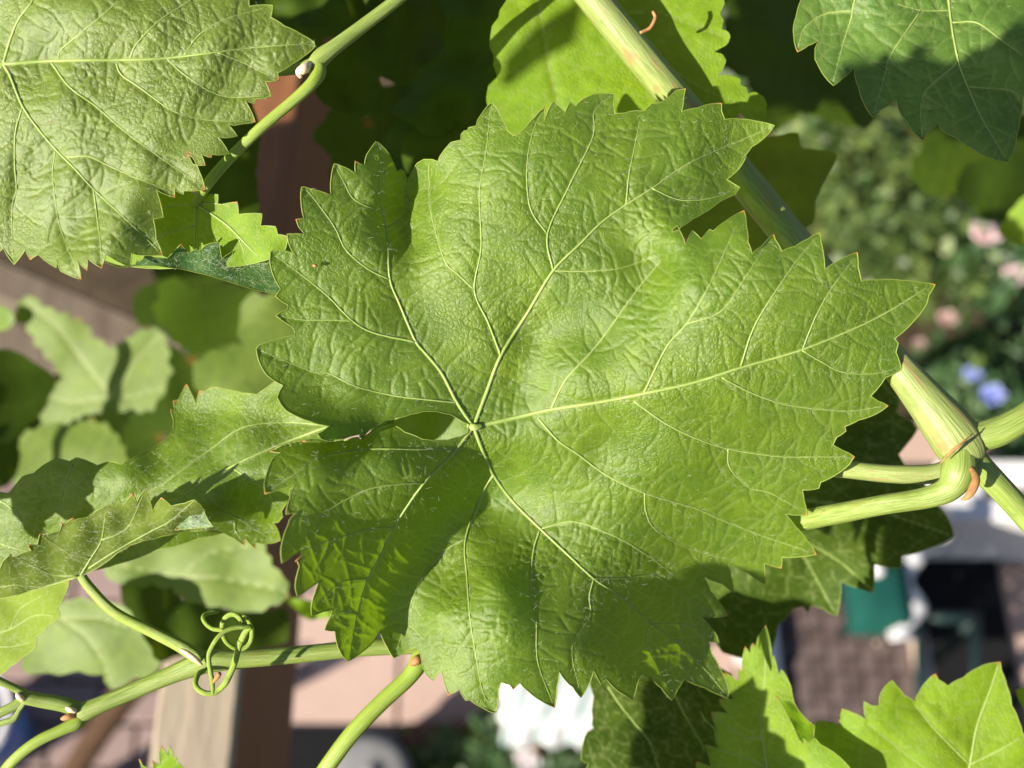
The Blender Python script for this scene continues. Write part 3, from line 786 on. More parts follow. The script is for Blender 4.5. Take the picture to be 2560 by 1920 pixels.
tag(obj('tablecloth', V, F, M['stripe'], None, loc=(cx, cy, zt), smooth=False), 'white cloth with pale green stripes and scalloped hem at the bottom', 'tablecloth')

# low stool with woven seat
zs = .36; a = onz(1962, 1838, zs); b = onz(2262, 1532, zs)
st = thing('woven_stool', 'low stool with a brown checked woven seat and pale side rails', 'stool', ((a[0] + b[0]) / 2, (a[1] + b[1]) / 2, 0))
W_, D_ = b[0] - a[0], b[1] - a[1]
ns = 8
for i in range(ns):
    V = []; F = []
    for k in range(41):
        y = a[1] + D_ * k / 40; zz = zs + .003 * math.sin(math.pi * (k / 40 * ns + i))
        for q in (-.5, .5): V.append((a[0] + W_ * (i + .5 + q * .74) / ns, y, zz))
    F = [(2 * k, 2 * k + 1, 2 * k + 3, 2 * k + 2) for k in range(40)]; obj('warp_strap', V, F, M['strap2' if i % 2 else 'strap1'], st)
    V = []
    for k in range(41):
        x = a[0] + W_ * k / 40; zz = zs - .003 * math.sin(math.pi * (k / 40 * ns + i))
        for q in (-.5, .5): V.append((x, a[1] + D_ * (i + .5 + q * .74) / ns, zz))
    obj('weft_strap', V, [(2 * k, 2 * k + 2, 2 * k + 3, 2 * k + 1) for k in range(40)], M['strap1' if i % 3 == 0 else 'strap2'], st)
for xx, mm in ((a[0] - .014, 'white'), (b[0] + .016, 'cream')):
    V, F = box((xx, (a[1] + b[1]) / 2, zs + .01), (.030, D_ + .06, .035)); obj('side_rail', V, F, M[mm], st, smooth=False)
    for yy in (a[1] + .0, b[1] - .0):
        V, F = box((xx, yy, (zs - .008) / 2), (.026, .026, zs - .010)); obj('leg', V, F, M[mm], st, smooth=False)
for yy in (a[1] - .012, b[1] + .012):
    V, F = box(((a[0] + b[0]) / 2, yy, zs), (W_, .02, .025)); obj('cross_rail', V, F, M['strap1'], st, smooth=False)
# green cushion with white scalloped frill
zc = .44; c0 = onz(2195, 1478, zc)
cu = thing('cushion', 'green cushion edged with a wavy white frill above the woven stool', 'cushion', c0)
V = []; F = []; n = 24
def cush(u, v): return np.array([(u - .5) * .14, (v - .5) * .19, .045 * (1 - (2 * u - 1) ** 4) * (1 - (2 * v - 1) ** 4)])
for i in range(n + 1):
    for j in range(n + 1): V.append(c0 + cush(i / n, j / n))
F = [(i * (n + 1) + j, (i + 1) * (n + 1) + j, (i + 1) * (n + 1) + j + 1, i * (n + 1) + j + 1) for i in range(n) for j in range(n)]
obj('cover', V, F, M['green_cloth'], cu)
V = []; F = []
for k in range(81):
    f = k / 80; y = c0[1] + .11 - .22 * f; wv = .014 * math.sin(f * 6.283 * 1.9)
    for q, dz in ((-.025, .012), (.0, .022), (.03, .016), (.045, 0.0)): V.append((c0[0] + .066 + q * .8 + wv - .03 * f, y, c0[2] + dz + .002 * math.sin(f * 40)))
F = [(k * 4 + q, k * 4 + q + 1, k * 4 + q + 5, k * 4 + q + 4) for k in range(80) for q in range(3)]
obj('frill', V, F, M['white'], cu)
V, F = lathe((c0[0] - .01, c0[1] + .03), [(.0, c0[2] + .058), (.014, c0[2] + .056), (.016, c0[2] + .046), (.0, c0[2] + .044)], 14); obj('button', V, F, M['white'], cu)
# stool that carries the cushion
sb = thing('cushion_stool', 'dark green metal stool under the green cushion', 'stool', (c0[0], c0[1], 0))
V, F = box((c0[0], c0[1], zc - .012), (.15, .16, .02)); obj('seat', V, F, M['dark_green'], sb, smooth=False)
for sx in (-1, 1):
    for sy in (-1, 1):
        V, F = box((c0[0] + sx * .06, c0[1] + sy * .065, (zc - .025) / 2), (.016, .016, zc - .025)); obj('leg', V, F, M['dark_green'], sb, smooth=False)
# dark green folding chair frame right of it
fr = thing('metal_chair', 'dark green metal chair frame on the black mat beside the pale paving', 'chair', onz(2390, 1650))
def bar(name, p, q, r_, mat, parent):
    V, F, mk = tube_mesh(smooth_path([np.array(p), np.array(q)], 3), r_, 10); return obj(name, V, F, mat, parent)
q1 = onz(2300, 1850, .40); q2 = onz(2440, 1850, .40); q3 = onz(2440, 1545, .40); q4 = onz(2300, 1545, .40)
for p, q, nm in ((q1, q2, 'front_rail'), (q2, q3, 'side_rail'), (q3, q4, 'back_rail'), (q4, q1, 'side_rail')): bar(nm, p, q, .011, M['dark_green'], fr)
for q in (q1, q2, q3, q4): bar('leg', (q[0], q[1], .0), q, .011, M['dark_green'], fr)
# white trough
zt2 = .28; a = onz(2375, 1296, zt2); b = onz(2760, 1150, zt2)
tr = thing('planter_trough', 'white open planter trough with dark soil at the right edge', 'planter', ((a[0] + b[0]) / 2, (a[1] + b[1]) / 2, 0))
cx, cy, tw, td = (a[0] + b[0]) / 2, (a[1] + b[1]) / 2, b[0] - a[0], b[1] - a[1]; th = .05
for c_, s_, nm in (((cx, a[1] + th / 2, zt2 / 2), (tw, th, zt2), 'wall'), ((cx, b[1] - th / 2, zt2 / 2), (tw, th, zt2), 'wall'),
                   ((a[0] + .09 / 2, cy, zt2 / 2), (.09, td - 2 * th - .002, zt2), 'wall'), ((b[0] - th / 2, cy, zt2 / 2), (th, td - 2 * th - .002, zt2), 'wall')):
    V, F = box(c_, s_, None, .004); obj(nm, V, F, M['white'], tr, smooth=False)
V, F = box((cx, cy, .06), (tw - .15, td - 2 * th - .006, .10), None, .004); obj('soil', V, F, M['soil'], tr, smooth=False)
# blue bucket at left
bc = onz(-105, 1790, .24)
bk = thing('bucket', 'blue plastic bucket with a pale rim at the lower left edge', 'bucket', (bc[0], bc[1], 0))
V, F = lathe((bc[0], bc[1]), [(.0, .0), (.085, .0), (.105, .235), (.101, .235), (.08, .01), (0, .01)]); obj('body', V, F, M['blue_plastic'], bk)
V, F = lathe((bc[0], bc[1]), [(.103, .228), (.113, .232), (.113, .242), (.099, .242), (.103, .228)]); obj('rim', V, F, M['white'], bk)
hp = [np.array([bc[0] + .11 * math.cos(t), bc[1] - .02 - .10 * math.sin(t), .236 + .012 * math.sin(t)]) for t in np.linspace(0, math.pi, 14)]
V, F, mk = tube_mesh(np.array(hp), .003, 6); obj('handle', V, F, M['white'], bk)

# ------------------------------------------------------------------ the main leaf
OUT = (K('C', [(1318, 508), (1260, 478), (1210, 450), (1130, 432), (1060, 433), (985, 450), (920, 470), (868, 487)])
  + K('R', [(1500, 262), (1330, 370), (1250, 452), (1225, 445), (1230, 405), (1120, 430), (1030, 462), (930, 480), (850, 482), (790, 460), (750, 430), (728, 400), (790, 380), (912, 290), (860, 305), (690, 275), (640, 255), (560, 230), (450, 180), (360, 130), (300, 60)])
  + K('C', [(225, 372), (215, 355), (228, 320), (250, 285), (160, 230), (120, 170), (100, 110)])
  + K('A', [(93, 1550), (110, 1530), (200, 1500), (315, 1470), (318, 1450), (300, 1420), (207, 1357), (275, 1320), (278, 1296), (240, 1275), (205, 1245), (218, 1228), (235, 1205),
            (190, 1120), (172, 1040), (175, 990), (188, 979), (230, 982), (300, 995), (330, 1015), (300, 985), (280, 940), (271, 888), (330, 885), (374, 888), (338, 845), (324, 805), (368, 795),
            (352, 700), (355, 618), (368, 615), (420, 630), (525, 664), (526, 560), (543, 483), (560, 485), (610, 505), (666, 541), (664, 470), (717, 493), (730, 430), (760, 385), (782, 355),
            (800, 362), (840, 400), (880, 470), (905, 528), (930, 515), (948, 530), (965, 576), (990, 530), (1020, 480), (1060, 457), (1110, 458), (1140, 470), (1152, 440), (1180, 400), (1215, 360), (1272, 346),
            (1275, 312), (1290, 295), (1312, 290), (1316, 275), (1360, 265), (1370, 230), (1400, 185), (1446, 131), (1458, 135), (1490, 180), (1510, 220), (1540, 290), (1575, 320), (1610, 310), (1650, 270), (1700, 215), (1753, 158), (1757, 236),
            (1780, 170), (1812, 119), (1830, 140), (1875, 187)])
  + K('G', [(522, 588), (552, 612), (600, 570), (650, 545), (720, 540), (773, 537), (770, 600), (776, 652), (830, 652), (900, 637), (950, 640), (988, 598), (1040, 590), (1090, 560), (1130, 520), (1185, 511), (1174, 560), (1162, 642),
            (1250, 622), (1300, 605), (1392, 594), (1392, 640), (1410, 687), (1500, 685), (1600, 700)])
  + K('B', [(1187, 252), (1130, 320), (1060, 370), (1012, 430), (1032, 418), (992, 490), (922, 550), (955, 570), (997, 595), (968, 635), (940, 645), (890, 670), (850, 700)])
  + K('Z', [(1095, 240), (1050, 262), (900, 345), (745, 450), (715, 478), (690, 432), (640, 475), (622, 520), (720, 490), (800, 690), (842, 590), (885, 500), (940, 545), (1000, 610), (1060, 540), (1110, 485), (1160, 505), (1330, 370), (1560, 240),
             (1590, 450), (1610, 650), (1660, 800), (1780, 710), (1860, 620), (1940, 545)])
  + K('B', [(1190, 880), (1226, 946), (1300, 920), (1370, 880), (1437, 842), (1445, 900), (1465, 1047), (1540, 1000), (1643, 952), (1650, 1040), (1665, 1112), (1760, 1105), (1900, 1108), (2000, 1120), (2075, 1130), (2040, 1190), (2030, 1235), (1960, 1330), (1850, 1430)])
  + K('D', [(1872, 40), (1858, 90), (1888, 182), (1800, 230), (1718, 332), (1760, 360), (1814, 385), (1750, 430), (1650, 465), (1575, 500), (1582, 525), (1530, 560), (1510, 602), (1560, 630), (1628, 666), (1600, 710), (1520, 770), (1442, 808), (1432, 842),
            (1340, 852), (1350, 910), (1367, 987), (1247, 985), (1300, 1050), (1360, 1120), (1418, 1206), (1330, 1220), (1228, 1222), (1224, 1283), (1130, 1256), (1130, 1368), (1040, 1310), (975, 1280), (930, 1262), (945, 1330), (960, 1417), (900, 1370), (795, 1330), (830, 1410), (870, 1460), (926, 1546)])
  + K('F', [(1120, 450), (1180, 520), (1240, 600), (1257, 656), (1170, 640), (1200, 740), (1260, 850), (1310, 950), (1337, 1050), (1320, 1093), (1250, 1060), (1150, 1010), (980, 940), (930, 1020), (884, 1107), (800, 1010), (720, 930), (635, 895),
            (610, 980), (575, 1107), (500, 1060), (420, 1000), (365, 940), (324, 982), (290, 920), (265, 870), (240, 960), (165, 1087), (100, 1000)])
  + K('E', [(2000, 860), (1930, 770), (1915, 880), (1896, 1017), (1800, 970), (1720, 910), (1660, 850), (1612, 892), (1590, 862), (1528, 845), (1510, 900), (1495, 1050), (1470, 1055), (1400, 1020), (1310, 965), (1284, 970), (1240, 892), (1165, 932), (1150, 890), (1120, 770),
            (1090, 790), (1056, 836), (1010, 790), (985, 720), (970, 650), (945, 600), (880, 620), (787, 680), (740, 600), (690, 490), (640, 570), (560, 640), (470, 698), (430, 660), (400, 600), (380, 490), (308, 482), (345, 400), (362, 345), (300, 355), (218, 381), (215, 330), (240, 230), (277, 138), (210, 190), (118, 247), (105, 190)])
  + K('C', [(330, 1370), (342, 1325), (332, 1300), (345, 1285), (336, 1300), (322, 1300), (358, 1262), (347, 1242), (300, 1270), (240, 1308), (235, 1250), (250, 1160), (275, 1095), (285, 1060), (332, 1010), (264, 1027), (285, 940), (316, 855), (240, 880), (145, 907), (140, 860), (160, 780), (190, 710), (238, 672), (177, 665), (220, 640), (270, 618), (330, 607), (415, 602)])
  + K('R', [(560, 490), (700, 462), (770, 478), (850, 500), (940, 498), (1040, 482), (1130, 452), (1205, 440), (1235, 470), (1270, 455), (1345, 388), (1510, 285), (1600, 240)])
  + K('C', [(900, 520), (950, 555), (1050, 595), (1120, 605), (1200, 600), (1270, 580), (1312, 560)]))
# drop the doubled little tooth points of the traced lower lobe
OUT = [p for i, p in enumerate(OUT) if i == 0 or math.dist(p, OUT[i - 1]) > 0.8]
J1 = (1184, 1068)
V1 = [
 (15, 3, [J1, (1280, 1046), (1377, 1024), (1500, 1005), (1609, 984), (1740, 955), (1852, 919), (2006, 874), (2150, 815), (2236, 770), (2322, 716)]),
 (13, 3, [J1, (1215, 985), (1252, 889), (1320, 780), (1383, 677), (1450, 610), (1504, 556), (1565, 512), (1630, 471), (1730, 404), (1920, 322)]),
 (12, 3, [J1, (1142, 1005), (1103, 931), (1060, 879), (1038, 851), (999, 760), (975, 699), (969, 612), (964, 569), (949, 482), (949, 395), (941, 362)]),
 (13, 3, [J1, (1212, 1139), (1234, 1187), (1281, 1252), (1351, 1322), (1420, 1387), (1485, 1447), (1552, 1492), (1625, 1555), (1704, 1618), (1764, 1675), (1815, 1736)]),
 (11, 3, [J1, (1138, 1126), (1060, 1207), (990, 1309), (947, 1395), (919, 1447), (893, 1535), (874, 1645)]),
 (8, 2, [(1252, 889), (1220, 805), (1186, 725), (1203, 617), (1199, 482), (1216, 374), (1227, 265)]),
 (6, 2, [(1186, 725), (1145, 685), (1112, 651), (1077, 530), (1073, 460), (1071, 410)]),
 (7, 2, [(1383, 677), (1369, 586), (1421, 469), (1482, 343), (1486, 278), (1532, 236)]),
 (5, 2, [(1369, 586), (1326, 521), (1317, 425), (1330, 338), (1357, 275)]),
 (5, 2, [(1565, 512), (1573, 434), (1582, 390), (1600, 300)]),
 (5, 2, [(1383, 677), (1470, 678), (1554, 670), (1640, 640)]),
 (5, 2, [(1630, 471), (1700, 500), (1780, 495), (1848, 468)]),
 (8, 3, [(1377, 1024), (1416, 948), (1494, 862), (1594, 724), (1650, 655)]),
 (7, 2, [(1609, 984), (1667, 867), (1716, 810), (1775, 711), (1852, 540)]),
 (6, 2, [(1852, 915), (1880, 830), (1915, 765), (1992, 652), (2045, 590)]),
 (4, 2, [(1716, 810), (1800, 780), (1860, 700), (1925, 595)]),
 (4, 2, [(2006, 874), (2040, 790), (2080, 720), (2140, 640)]),
 (8, 2, [(1346, 1046), (1394, 1100), (1446, 1136), (1517, 1188), (1612, 1233), (1734, 1269), (1807, 1301), (1911, 1342), (2030, 1381)]),
 (7, 2, [(1585, 1003), (1662, 1057), (1734, 1093), (1820, 1122), (1942, 1141), (2040, 1142), (2125, 1142)]),
 (5, 2, [(1820, 1122), (1825, 1170), (1875, 1220), (1925, 1232), (2010, 1280)]),
 (6, 2, [(1805, 944), (1866, 976), (1920, 998), (1988, 1016), (2120, 1028), (2210, 1015)]),
 (5, 2, [(2006, 876), (2055, 905), (2105, 930), (2180, 935), (2240, 922)]),
 (5, 2, [(1612, 1233), (1615, 1280), (1640, 1325), (1720, 1370), (1830, 1400)]),
 (9, 2, [(1234, 1187), (1207, 1230), (1164, 1346), (1168, 1447), (1176, 1550), (1188, 1624), (1206, 1725), (1233, 1775)]),
 (5, 2, [(1164, 1346), (1116, 1374), (1073, 1417), (1035, 1489), (1015, 1556), (989, 1635)]),
 (7, 2, [(1349, 1326), (1333, 1382), (1325, 1491), (1340, 1545), (1344, 1653), (1382, 1758)]),
 (6, 2, [(1351, 1322), (1437, 1304), (1540, 1342), (1617, 1387), (1690, 1440)]),
 (5, 2, [(1484, 1447), (1473, 1492), (1474, 1542), (1430, 1620), (1450, 1730)]),
 (4, 2, [(1625, 1555), (1615, 1602), (1640, 1660), (1672, 1720)]),
 (4, 2, [(1484, 1447), (1560, 1445), (1640, 1440), (1720, 1500), (1800, 1535)]),
 (4, 2, [(1625, 1560), (1680, 1560), (1730, 1565), (1780, 1590)]),
 (6, 2, [(1138, 1124), (1038, 1124), (912, 1124), (795, 1144), (730, 1190), (675, 1225)]),
 (5, 2, [(1060, 1207), (990, 1211), (925, 1222), (860, 1252), (795, 1287), (720, 1282)]),
 (5, 2, [(985, 1318), (930, 1322), (878, 1335), (795, 1361), (712, 1400)]),
 (4, 2, [(919, 1447), (852, 1456), (790, 1510)]),
 (4, 2, [(893, 1535), (850, 1530), (800, 1560)]),
 (7, 2, [(1040, 855), (938, 833), (882, 803), (817, 738), (747, 682), (690, 640)]),
 (5, 2, [(975, 699), (921, 673), (865, 625), (834, 564), (773, 482), (757, 475)]),
 (6, 2, [(1145, 1007), (1077, 1000), (1003, 992), (938, 979), (882, 963), (821, 933), (786, 931), (650, 876)]),
 (4, 2, [(951, 530), (886, 499), (860, 456), (838, 415)]),
 (4, 2, [(967, 570), (1021, 525), (1010, 468)]),
 (4, 2, [(882, 803), (830, 800), (760, 800), (700, 790)]),
]
C1 = [  # px, py, height in mm toward the viewer
 (1184, 1068, 0), (1110, 1035, 3), (1250, 1100, -2),
 # lower left lobe: its left margin lifts toward the viewer, then it falls away to the valley under the lobe
 (1138, 1126, 2), (1060, 1207, 9), (950, 1140, 16), (800, 1150, 24), (690, 1180, 26), (700, 1300, 28), (850, 1280, 18), (990, 1309, 5), (1100, 1290, -6), (1200, 1260, -15), (1234, 1187, -11), (1190, 1150, -4),
 (730, 1420, 26), (850, 1420, 14), (950, 1400, 4), (1060, 1410, -8), (800, 1560, 14), (893, 1535, 5), (870, 1650, 6), (960, 1540, -4), (1010, 1580, -6), (1100, 1530, 0),
 # bottom lobe
 (1164, 1346, -10), (1168, 1450, -3), (1190, 1620, 4), (1233, 1775, 2), (1270, 1600, 6), (1230, 1460, 2), (1325, 1485, -2), (1400, 1500, -4), (1344, 1653, 1), (1385, 1760, -4), (1281, 1252, -14), (1351, 1322, -11), (1450, 1600, -4), (1450, 1740, -8),
 # lower right
 (1485, 1447, -10), (1600, 1480, -22), (1704, 1618, -34), (1815, 1740, -40), (1660, 1740, -26), (1560, 1660, -15), (1720, 1480, -35), (1850, 1420, -33), (2030, 1380, -26), (1734, 1269, -15), (1540, 1342, -12), (1420, 1387, -10), (1612, 1233, -7),
 # right lobe
 (1377, 1024, 0.5), (1300, 970, -3.5), (1400, 900, 1.5), (1445, 960, 4.5), (1609, 984, 7), (1852, 919, 9), (2006, 874, 9), (2150, 815, 7), (2322, 716, 3), (1500, 1120, -4), (1820, 1122, -3), (2120, 1142, -8), (2200, 1000, -1), (2000, 1290, -18), (1446, 1136, -4),
 (1950, 640, 12), (2080, 640, 11), (1850, 580, 10), (1760, 600, 8), (1775, 711, 14), (1700, 700, 11), (1690, 600, 8), (1667, 867, 10), (1600, 830, 6.5),
 # crease between top and right lobe
 (1494, 862, 2.5), (1594, 724, 2.5), (1650, 655, 3), (1640, 560, 4), (1540, 690, 3),
 # top lobe
 (1252, 889, 0), (1383, 677, 4), (1330, 850, -2), (1504, 556, 3), (1565, 512, 2), (1730, 404, -2), (1925, 318, -10), (1830, 470, -8), (1700, 480, -2), (1482, 343, 2), (1600, 290, -2), (1530, 240, -3),
 (1203, 617, 6), (1216, 374, 5), (1227, 262, 2), (1350, 330, 5), (1330, 480, 6),
 # dip between the upper left lobe and the top lobe
 (1077, 530, 0), (1071, 410, -2), (1040, 420, -7), (1010, 500, -8), (1000, 590, -4), (950, 482, 2), (941, 362, 2), (880, 480, 5),
 (969, 612, 2), (999, 760, 3), (1112, 651, 4), (1038, 851, 3), (865, 625, 7), (760, 480, 10), (700, 640, 11), (747, 700, 10), (680, 760, 12), (642, 870, 12), (700, 980, 12), (882, 963, 8), (938, 833, 6), (821, 1000, 9), (940, 1040, 7), (1003, 992, 5),
]
T1 = TPS(C1)
def H1(P):
    h = T1(P) + waves(P, 5, 240, 0.35)
    # the lower lobe tucks under the upper one along the closed petiole sinus
    line = np.interp(P[:, 0], [600, 760, 870, 905, 975, 1184], [1140, 1105, 1100, 1088, 1052, 1070])
    d = P[:, 1] - line; k = np.clip((1160 - P[:, 0]) / 200, 0, 1)
    h = h - np.where(d > -1, 7.5 * np.exp(-(np.maximum(d, 0) / 70.0) ** 1.5), -0.8 * np.exp(-np.abs(d) / 60)) * k
    return h
def puff_more(P):
    q = 0.75 + 0.0 * P[:, 0]
    for cx_, cy_, r_, a_ in ((1600, 600, 190, 0.9), (1750, 330, 160, 0.5), (1480, 760, 150, 0.8), (1640, 1330, 220, 0.9), (1280, 1450, 200, 0.7), (1330, 1600, 160, 0.6), (900, 600, 250, -0.35), (950, 1250, 200, -0.5), (2050, 750, 240, -0.45)):
        q += a_ * np.exp(-((P[:, 0] - cx_) ** 2 + (P[:, 1] - cy_) ** 2) / r_ ** 2)
    return np.clip(q, 0.1, 2.0)
main = leaf('large sunlit grape leaf in the centre of the picture, five lobed with pale veins', bulge(OUT, 0.035, 26), 0.300, 'leaf', H=H1, veins=V1, res=2.9, puff=0.27, fine=0.09, seed=3,
            hairs=3000, margin=0.13, junction=J1, extra=puff_more, cross=0.22, cell=27, tipr=6, group='grape leaves')
tube('petiole_stub', [(1168, 1062, 0.3006, 5), (1180, 1067, 0.3000, 9), (1190, 1068, 0.3000, 9), (1205, 1064, 0.3006, 5)], M['vein'], main, 10, 5, flat=.45)

# ------------------------------------------------------------------ the other near leaves
GR = 'grape leaves'
O2 = K('H', [(1430, -40), (1435, 36), (1572, 30), (1560, 100), (1640, 150), (1740, 200), (1812, 245), (1815, 270), (1750, 325), (1680, 372), (1600, 420), (1607, 460), (1528, 470), (1562, 556), (1470, 570), (1466, 597), (1413, 580), (1472, 702), (1400, 712), (1350, 722), (1313, 715), (1368, 785), (1320, 792), (1258, 790), (1322, 887), (1222, 890), (1216, 907), (1158, 885), (1183, 953), (1112, 945), (1085, 890),
            (1110, 905), (1150, 990), (1183, 1092), (1060, 1098), (1058, 1120), (1005, 1090), (1008, 1137), (900, 1095), (942, 1253), (883, 1262), (900, 1380), (937, 1467), (830, 1470), (758, 1460), (752, 1537), (650, 1490), (608, 1465), (585, 1543), (505, 1488), (502, 1557), (445, 1500), (468, 1608), (400, 1585), (350, 1562), (330, 1500), (326, 1543), (220, 1465), (176, 1493), (145, 1438), (82, 1523), (20, 1430),
            (-80, 1500), (-160, 1380), (-300, 1400), (-420, 1200), (-560, 1150), (-640, 900), (-800, 700), (-700, 450), (-760, 100), (-560, -100), (-500, -380), (-200, -450), (0, -700), (300, -620), (560, -700), (800, -500), (1050, -480), (1200, -250)])
V2 = [(13, 3, K('H', [(20, 370), (330, 350), (720, 345), (960, 335), (1250, 300), (1500, 270), (1790, 250)])),
      (11, 4, K('H', [(20, 370), (60, 230), (110, 110), (190, 0), (300, -250), (420, -560)])),
      (11, 3, K('H', [(20, 370), (60, 440), (130, 610), (220, 740), (330, 870), (430, 970), (540, 1090), (680, 1220), (920, 1450)])),
      (9, 4, K('H', [(20, 370), (-250, 300), (-600, 260)])), (9, 4, K('H', [(20, 370), (-150, 650), (-350, 1100)])),
      (7, 2, K('H', [(300, 365), (400, 500), (550, 610), (700, 740), (900, 890), (1160, 1070)])), (7, 2, K('H', [(670, 365), (700, 430), (800, 500), (1000, 640), (1190, 690), (1440, 700)])),
      (6, 2, K('H', [(335, 345), (350, 290), (430, 220), (600, 80), (680, 0), (800, -200)])), (6, 2, K('H', [(750, 335), (790, 250), (930, 110), (1100, 0), (1200, -100)])),
      (6, 2, K('H', [(385, 905), (510, 900), (600, 940), (750, 1010), (1000, 1110)])), (6, 2, K('H', [(130, 620), (90, 760), (85, 950), (95, 1090), (70, 1200), (75, 1480)])),
      (5, 2, K('H', [(320, 870), (305, 1000), (320, 1150), (345, 1300), (450, 1580)])), (5, 2, K('H', [(960, 335), (1050, 420), (1200, 520), (1330, 560), (1540, 550)])),
      (5, 2, K('H', [(540, 1090), (560, 1250), (580, 1400), (585, 1520)])), (5, 2, K('H', [(1060, 320), (1150, 200), (1300, 110), (1540, 40)])), (4, 2, K('H', [(1250, 300), (1400, 360), (1560, 440)]))]
C2 = [(9, 160, 0), (300, 150, 2), (540, 130, 1), (780, 110, -5), (150, 260, 3), (330, 400, 3), (480, 460, 0), (400, 600, -1), (250, 560, 3), (190, 660, 4), (140, 560, 0), (90, 520, 0), (40, 640, -2), (0, 450, 0), (300, 20, 4), (560, 60, 0), (640, 200, -2), (600, 340, -2), (-200, 200, -2), (-150, 500, -4), (150, -150, 0), (400, -150, -3), (500, 540, -3), (330, 520, 2), (120, 400, 1)]
leaf('glossy grape leaf at the upper left running out of the picture', bulge(O2, 0.035, 26), 0.292, 'gloss', ctrl=C2, wave=(220, 0.8), veins=V2, res=3.0, puff=0.25, fine=0.09, seed=21, hairs=1500, margin=0.13, junction=(9, 160), cross=0.2, cell=27, group=GR)

# bright small leaf behind, its lower side folded over
O3 = K('H', [(800, 1040), (960, 1130), (1000, 1098), (1060, 1130), (1065, 1095), (1140, 1132), (1185, 1120), (1257, 1121), (1252, 1185), (1367, 1164), (1375, 1235), (1510, 1231), (1500, 1302), (1587, 1305), (1600, 1350), (1660, 1362), (1640, 1450), (1530, 1500), (1300, 1540), (1000, 1545), (750, 1535), (600, 1500), (640, 1350), (700, 1200)])
V3 = [(9, 3, K('H', [(1125, 1172), (1300, 1290), (1430, 1420), (1490, 1480)])), (8, 3, K('H', [(1125, 1172), (1127, 1280), (1122, 1420), (1115, 1530)])), (7, 3, K('H', [(1125, 1172), (1000, 1185), (850, 1210)])), (5, 2, K('H', [(1122, 1300), (1000, 1330), (880, 1380), (760, 1450)])), (4, 2, K('H', [(1360, 1350), (1400, 1430), (1410, 1500)])), (5, 2, K('H', [(1125, 1172), (1250, 1170), (1340, 1190)]))]
l3 = leaf('bright lime young leaf between the upper left leaf and the central leaf', bulge(O3, .03, 20), 0.3035, 'young', slope=(0.25, -0.15), wave=(150, .6), veins=V3, res=5, puff=.15, fine=.05, seed=31, junction=K('H', [(1125, 1172)])[0], margin=.12, cell=46, group=GR, tipr=7, groove=0.1)
O3b = K('J', [(560, 110), (700, 152), (782, 140), (790, 112), (800, 130), (855, 75), (880, 100), (963, 108), (1042, 24), (1088, 76), (1130, 50), (1147, 66), (1182, 30), (1225, 15), (1262, 14), (1278, 106), (1342, 64), (1338, 90), (1378, 107), (1480, 60), (1488, 34), (1537, 66), (1642, -8), (1720, 60), (1740, 330), (1600, 312), (1480, 290), (1350, 250), (1200, 203), (1050, 168), (900, 148), (780, 150), (690, 160)])
leaf('', O3b, 0.2995, 'teal', slope=(-0.45, -0.55), wave=(120, .5), veins=[(4, 2, K('J', [(1700, 150), (1500, 130), (1200, 120)]))], res=4, puff=.2, fine=.05, seed=33, hairs=500, margin=.12, parent=l3, part_name='folded_lobe', vein_parts=False, tipr=7)

# long leaf reaching from behind the centre to the left edge
O4 = (K('J', [(1076, 833), (1100, 880), (1128, 948), (1140, 905), (1152, 870), (1180, 876), (1215, 850), (1250, 848), (1300, 862), (1400, 882), (1480, 892), (1540, 850), (1600, 808), (1800, 850), (1960, 1000), (1980, 1200), (1750, 1400)])
  + K('N', [(2230, 130), (2200, 240), (2163, 300), (2170, 345), (2135, 388), (2100, 388), (2132, 440), (2154, 524), (2100, 545), (2030, 552), (1968, 543), (1958, 582), (1908, 540), (1888, 508), (1875, 560), (1800, 505), (1720, 465), (1550, 500), (1200, 600), (700, 760), (200, 860), (-200, 800), (-260, 300), (-100, 150), (60, 165)])
  + K('J', [(60, 1450), (100, 1400), (130, 1362), (195, 1345), (260, 1292), (330, 1258), (400, 1276), (440, 1254), (500, 1272), (560, 1300), (640, 1275), (700, 1292), (780, 1252), (880, 1200), (960, 1150), (1000, 1100), (1002, 1040), (984, 978), (1008, 985), (1000, 930), (1030, 922)]))
V4 = [(8, 3, K('J', [(1900, 1070), (1560, 1200), (1250, 1350), (1000, 1520), (800, 1660), (600, 1800)])), (5, 2, K('J', [(1330, 1310), (1430, 1370), (1530, 1430), (1640, 1560)])), (5, 2, K('J', [(1900, 1070), (1650, 1050), (1400, 1080), (1200, 1215), (900, 1430), (700, 1500)])),
      (5, 2, K('N', [(560, -60), (500, 100), (470, 240), (480, 400)])), (6, 3, K('N', [(-50, 190), (0, 220), (120, 300), (180, 375), (330, 450), (500, 540)])), (5, 2, K('N', [(0, 550), (220, 610), (400, 640)])), (5, 2, K('N', [(1600, 310), (1750, 320), (1900, 400), (2060, 500), (2140, 525)])), (4, 2, K('N', [(1800, 390), (1810, 460), (1870, 530)]))]
C4 = [(720, 1060, -6), (560, 1170, 0), (650, 1000, -4), (690, 960, -2), (600, 990, -7), (520, 1010, -12), (465, 970, -14), (470, 1100, -8), (380, 1150, -4), (420, 1250, 1), (300, 1180, 0), (250, 1230, 0), (120, 1220, -2), (50, 1280, -4), (300, 1320, -3), (0, 1400, -6), (400, 1400, -6), (150, 1400, -5), (620, 1180, 3), (720, 1190, 2), (560, 1270, 3), (650, 1250, -6), (690, 1340, -14), (620, 1360, -14), (560, 1330, -8), (800, 1100, 0)]
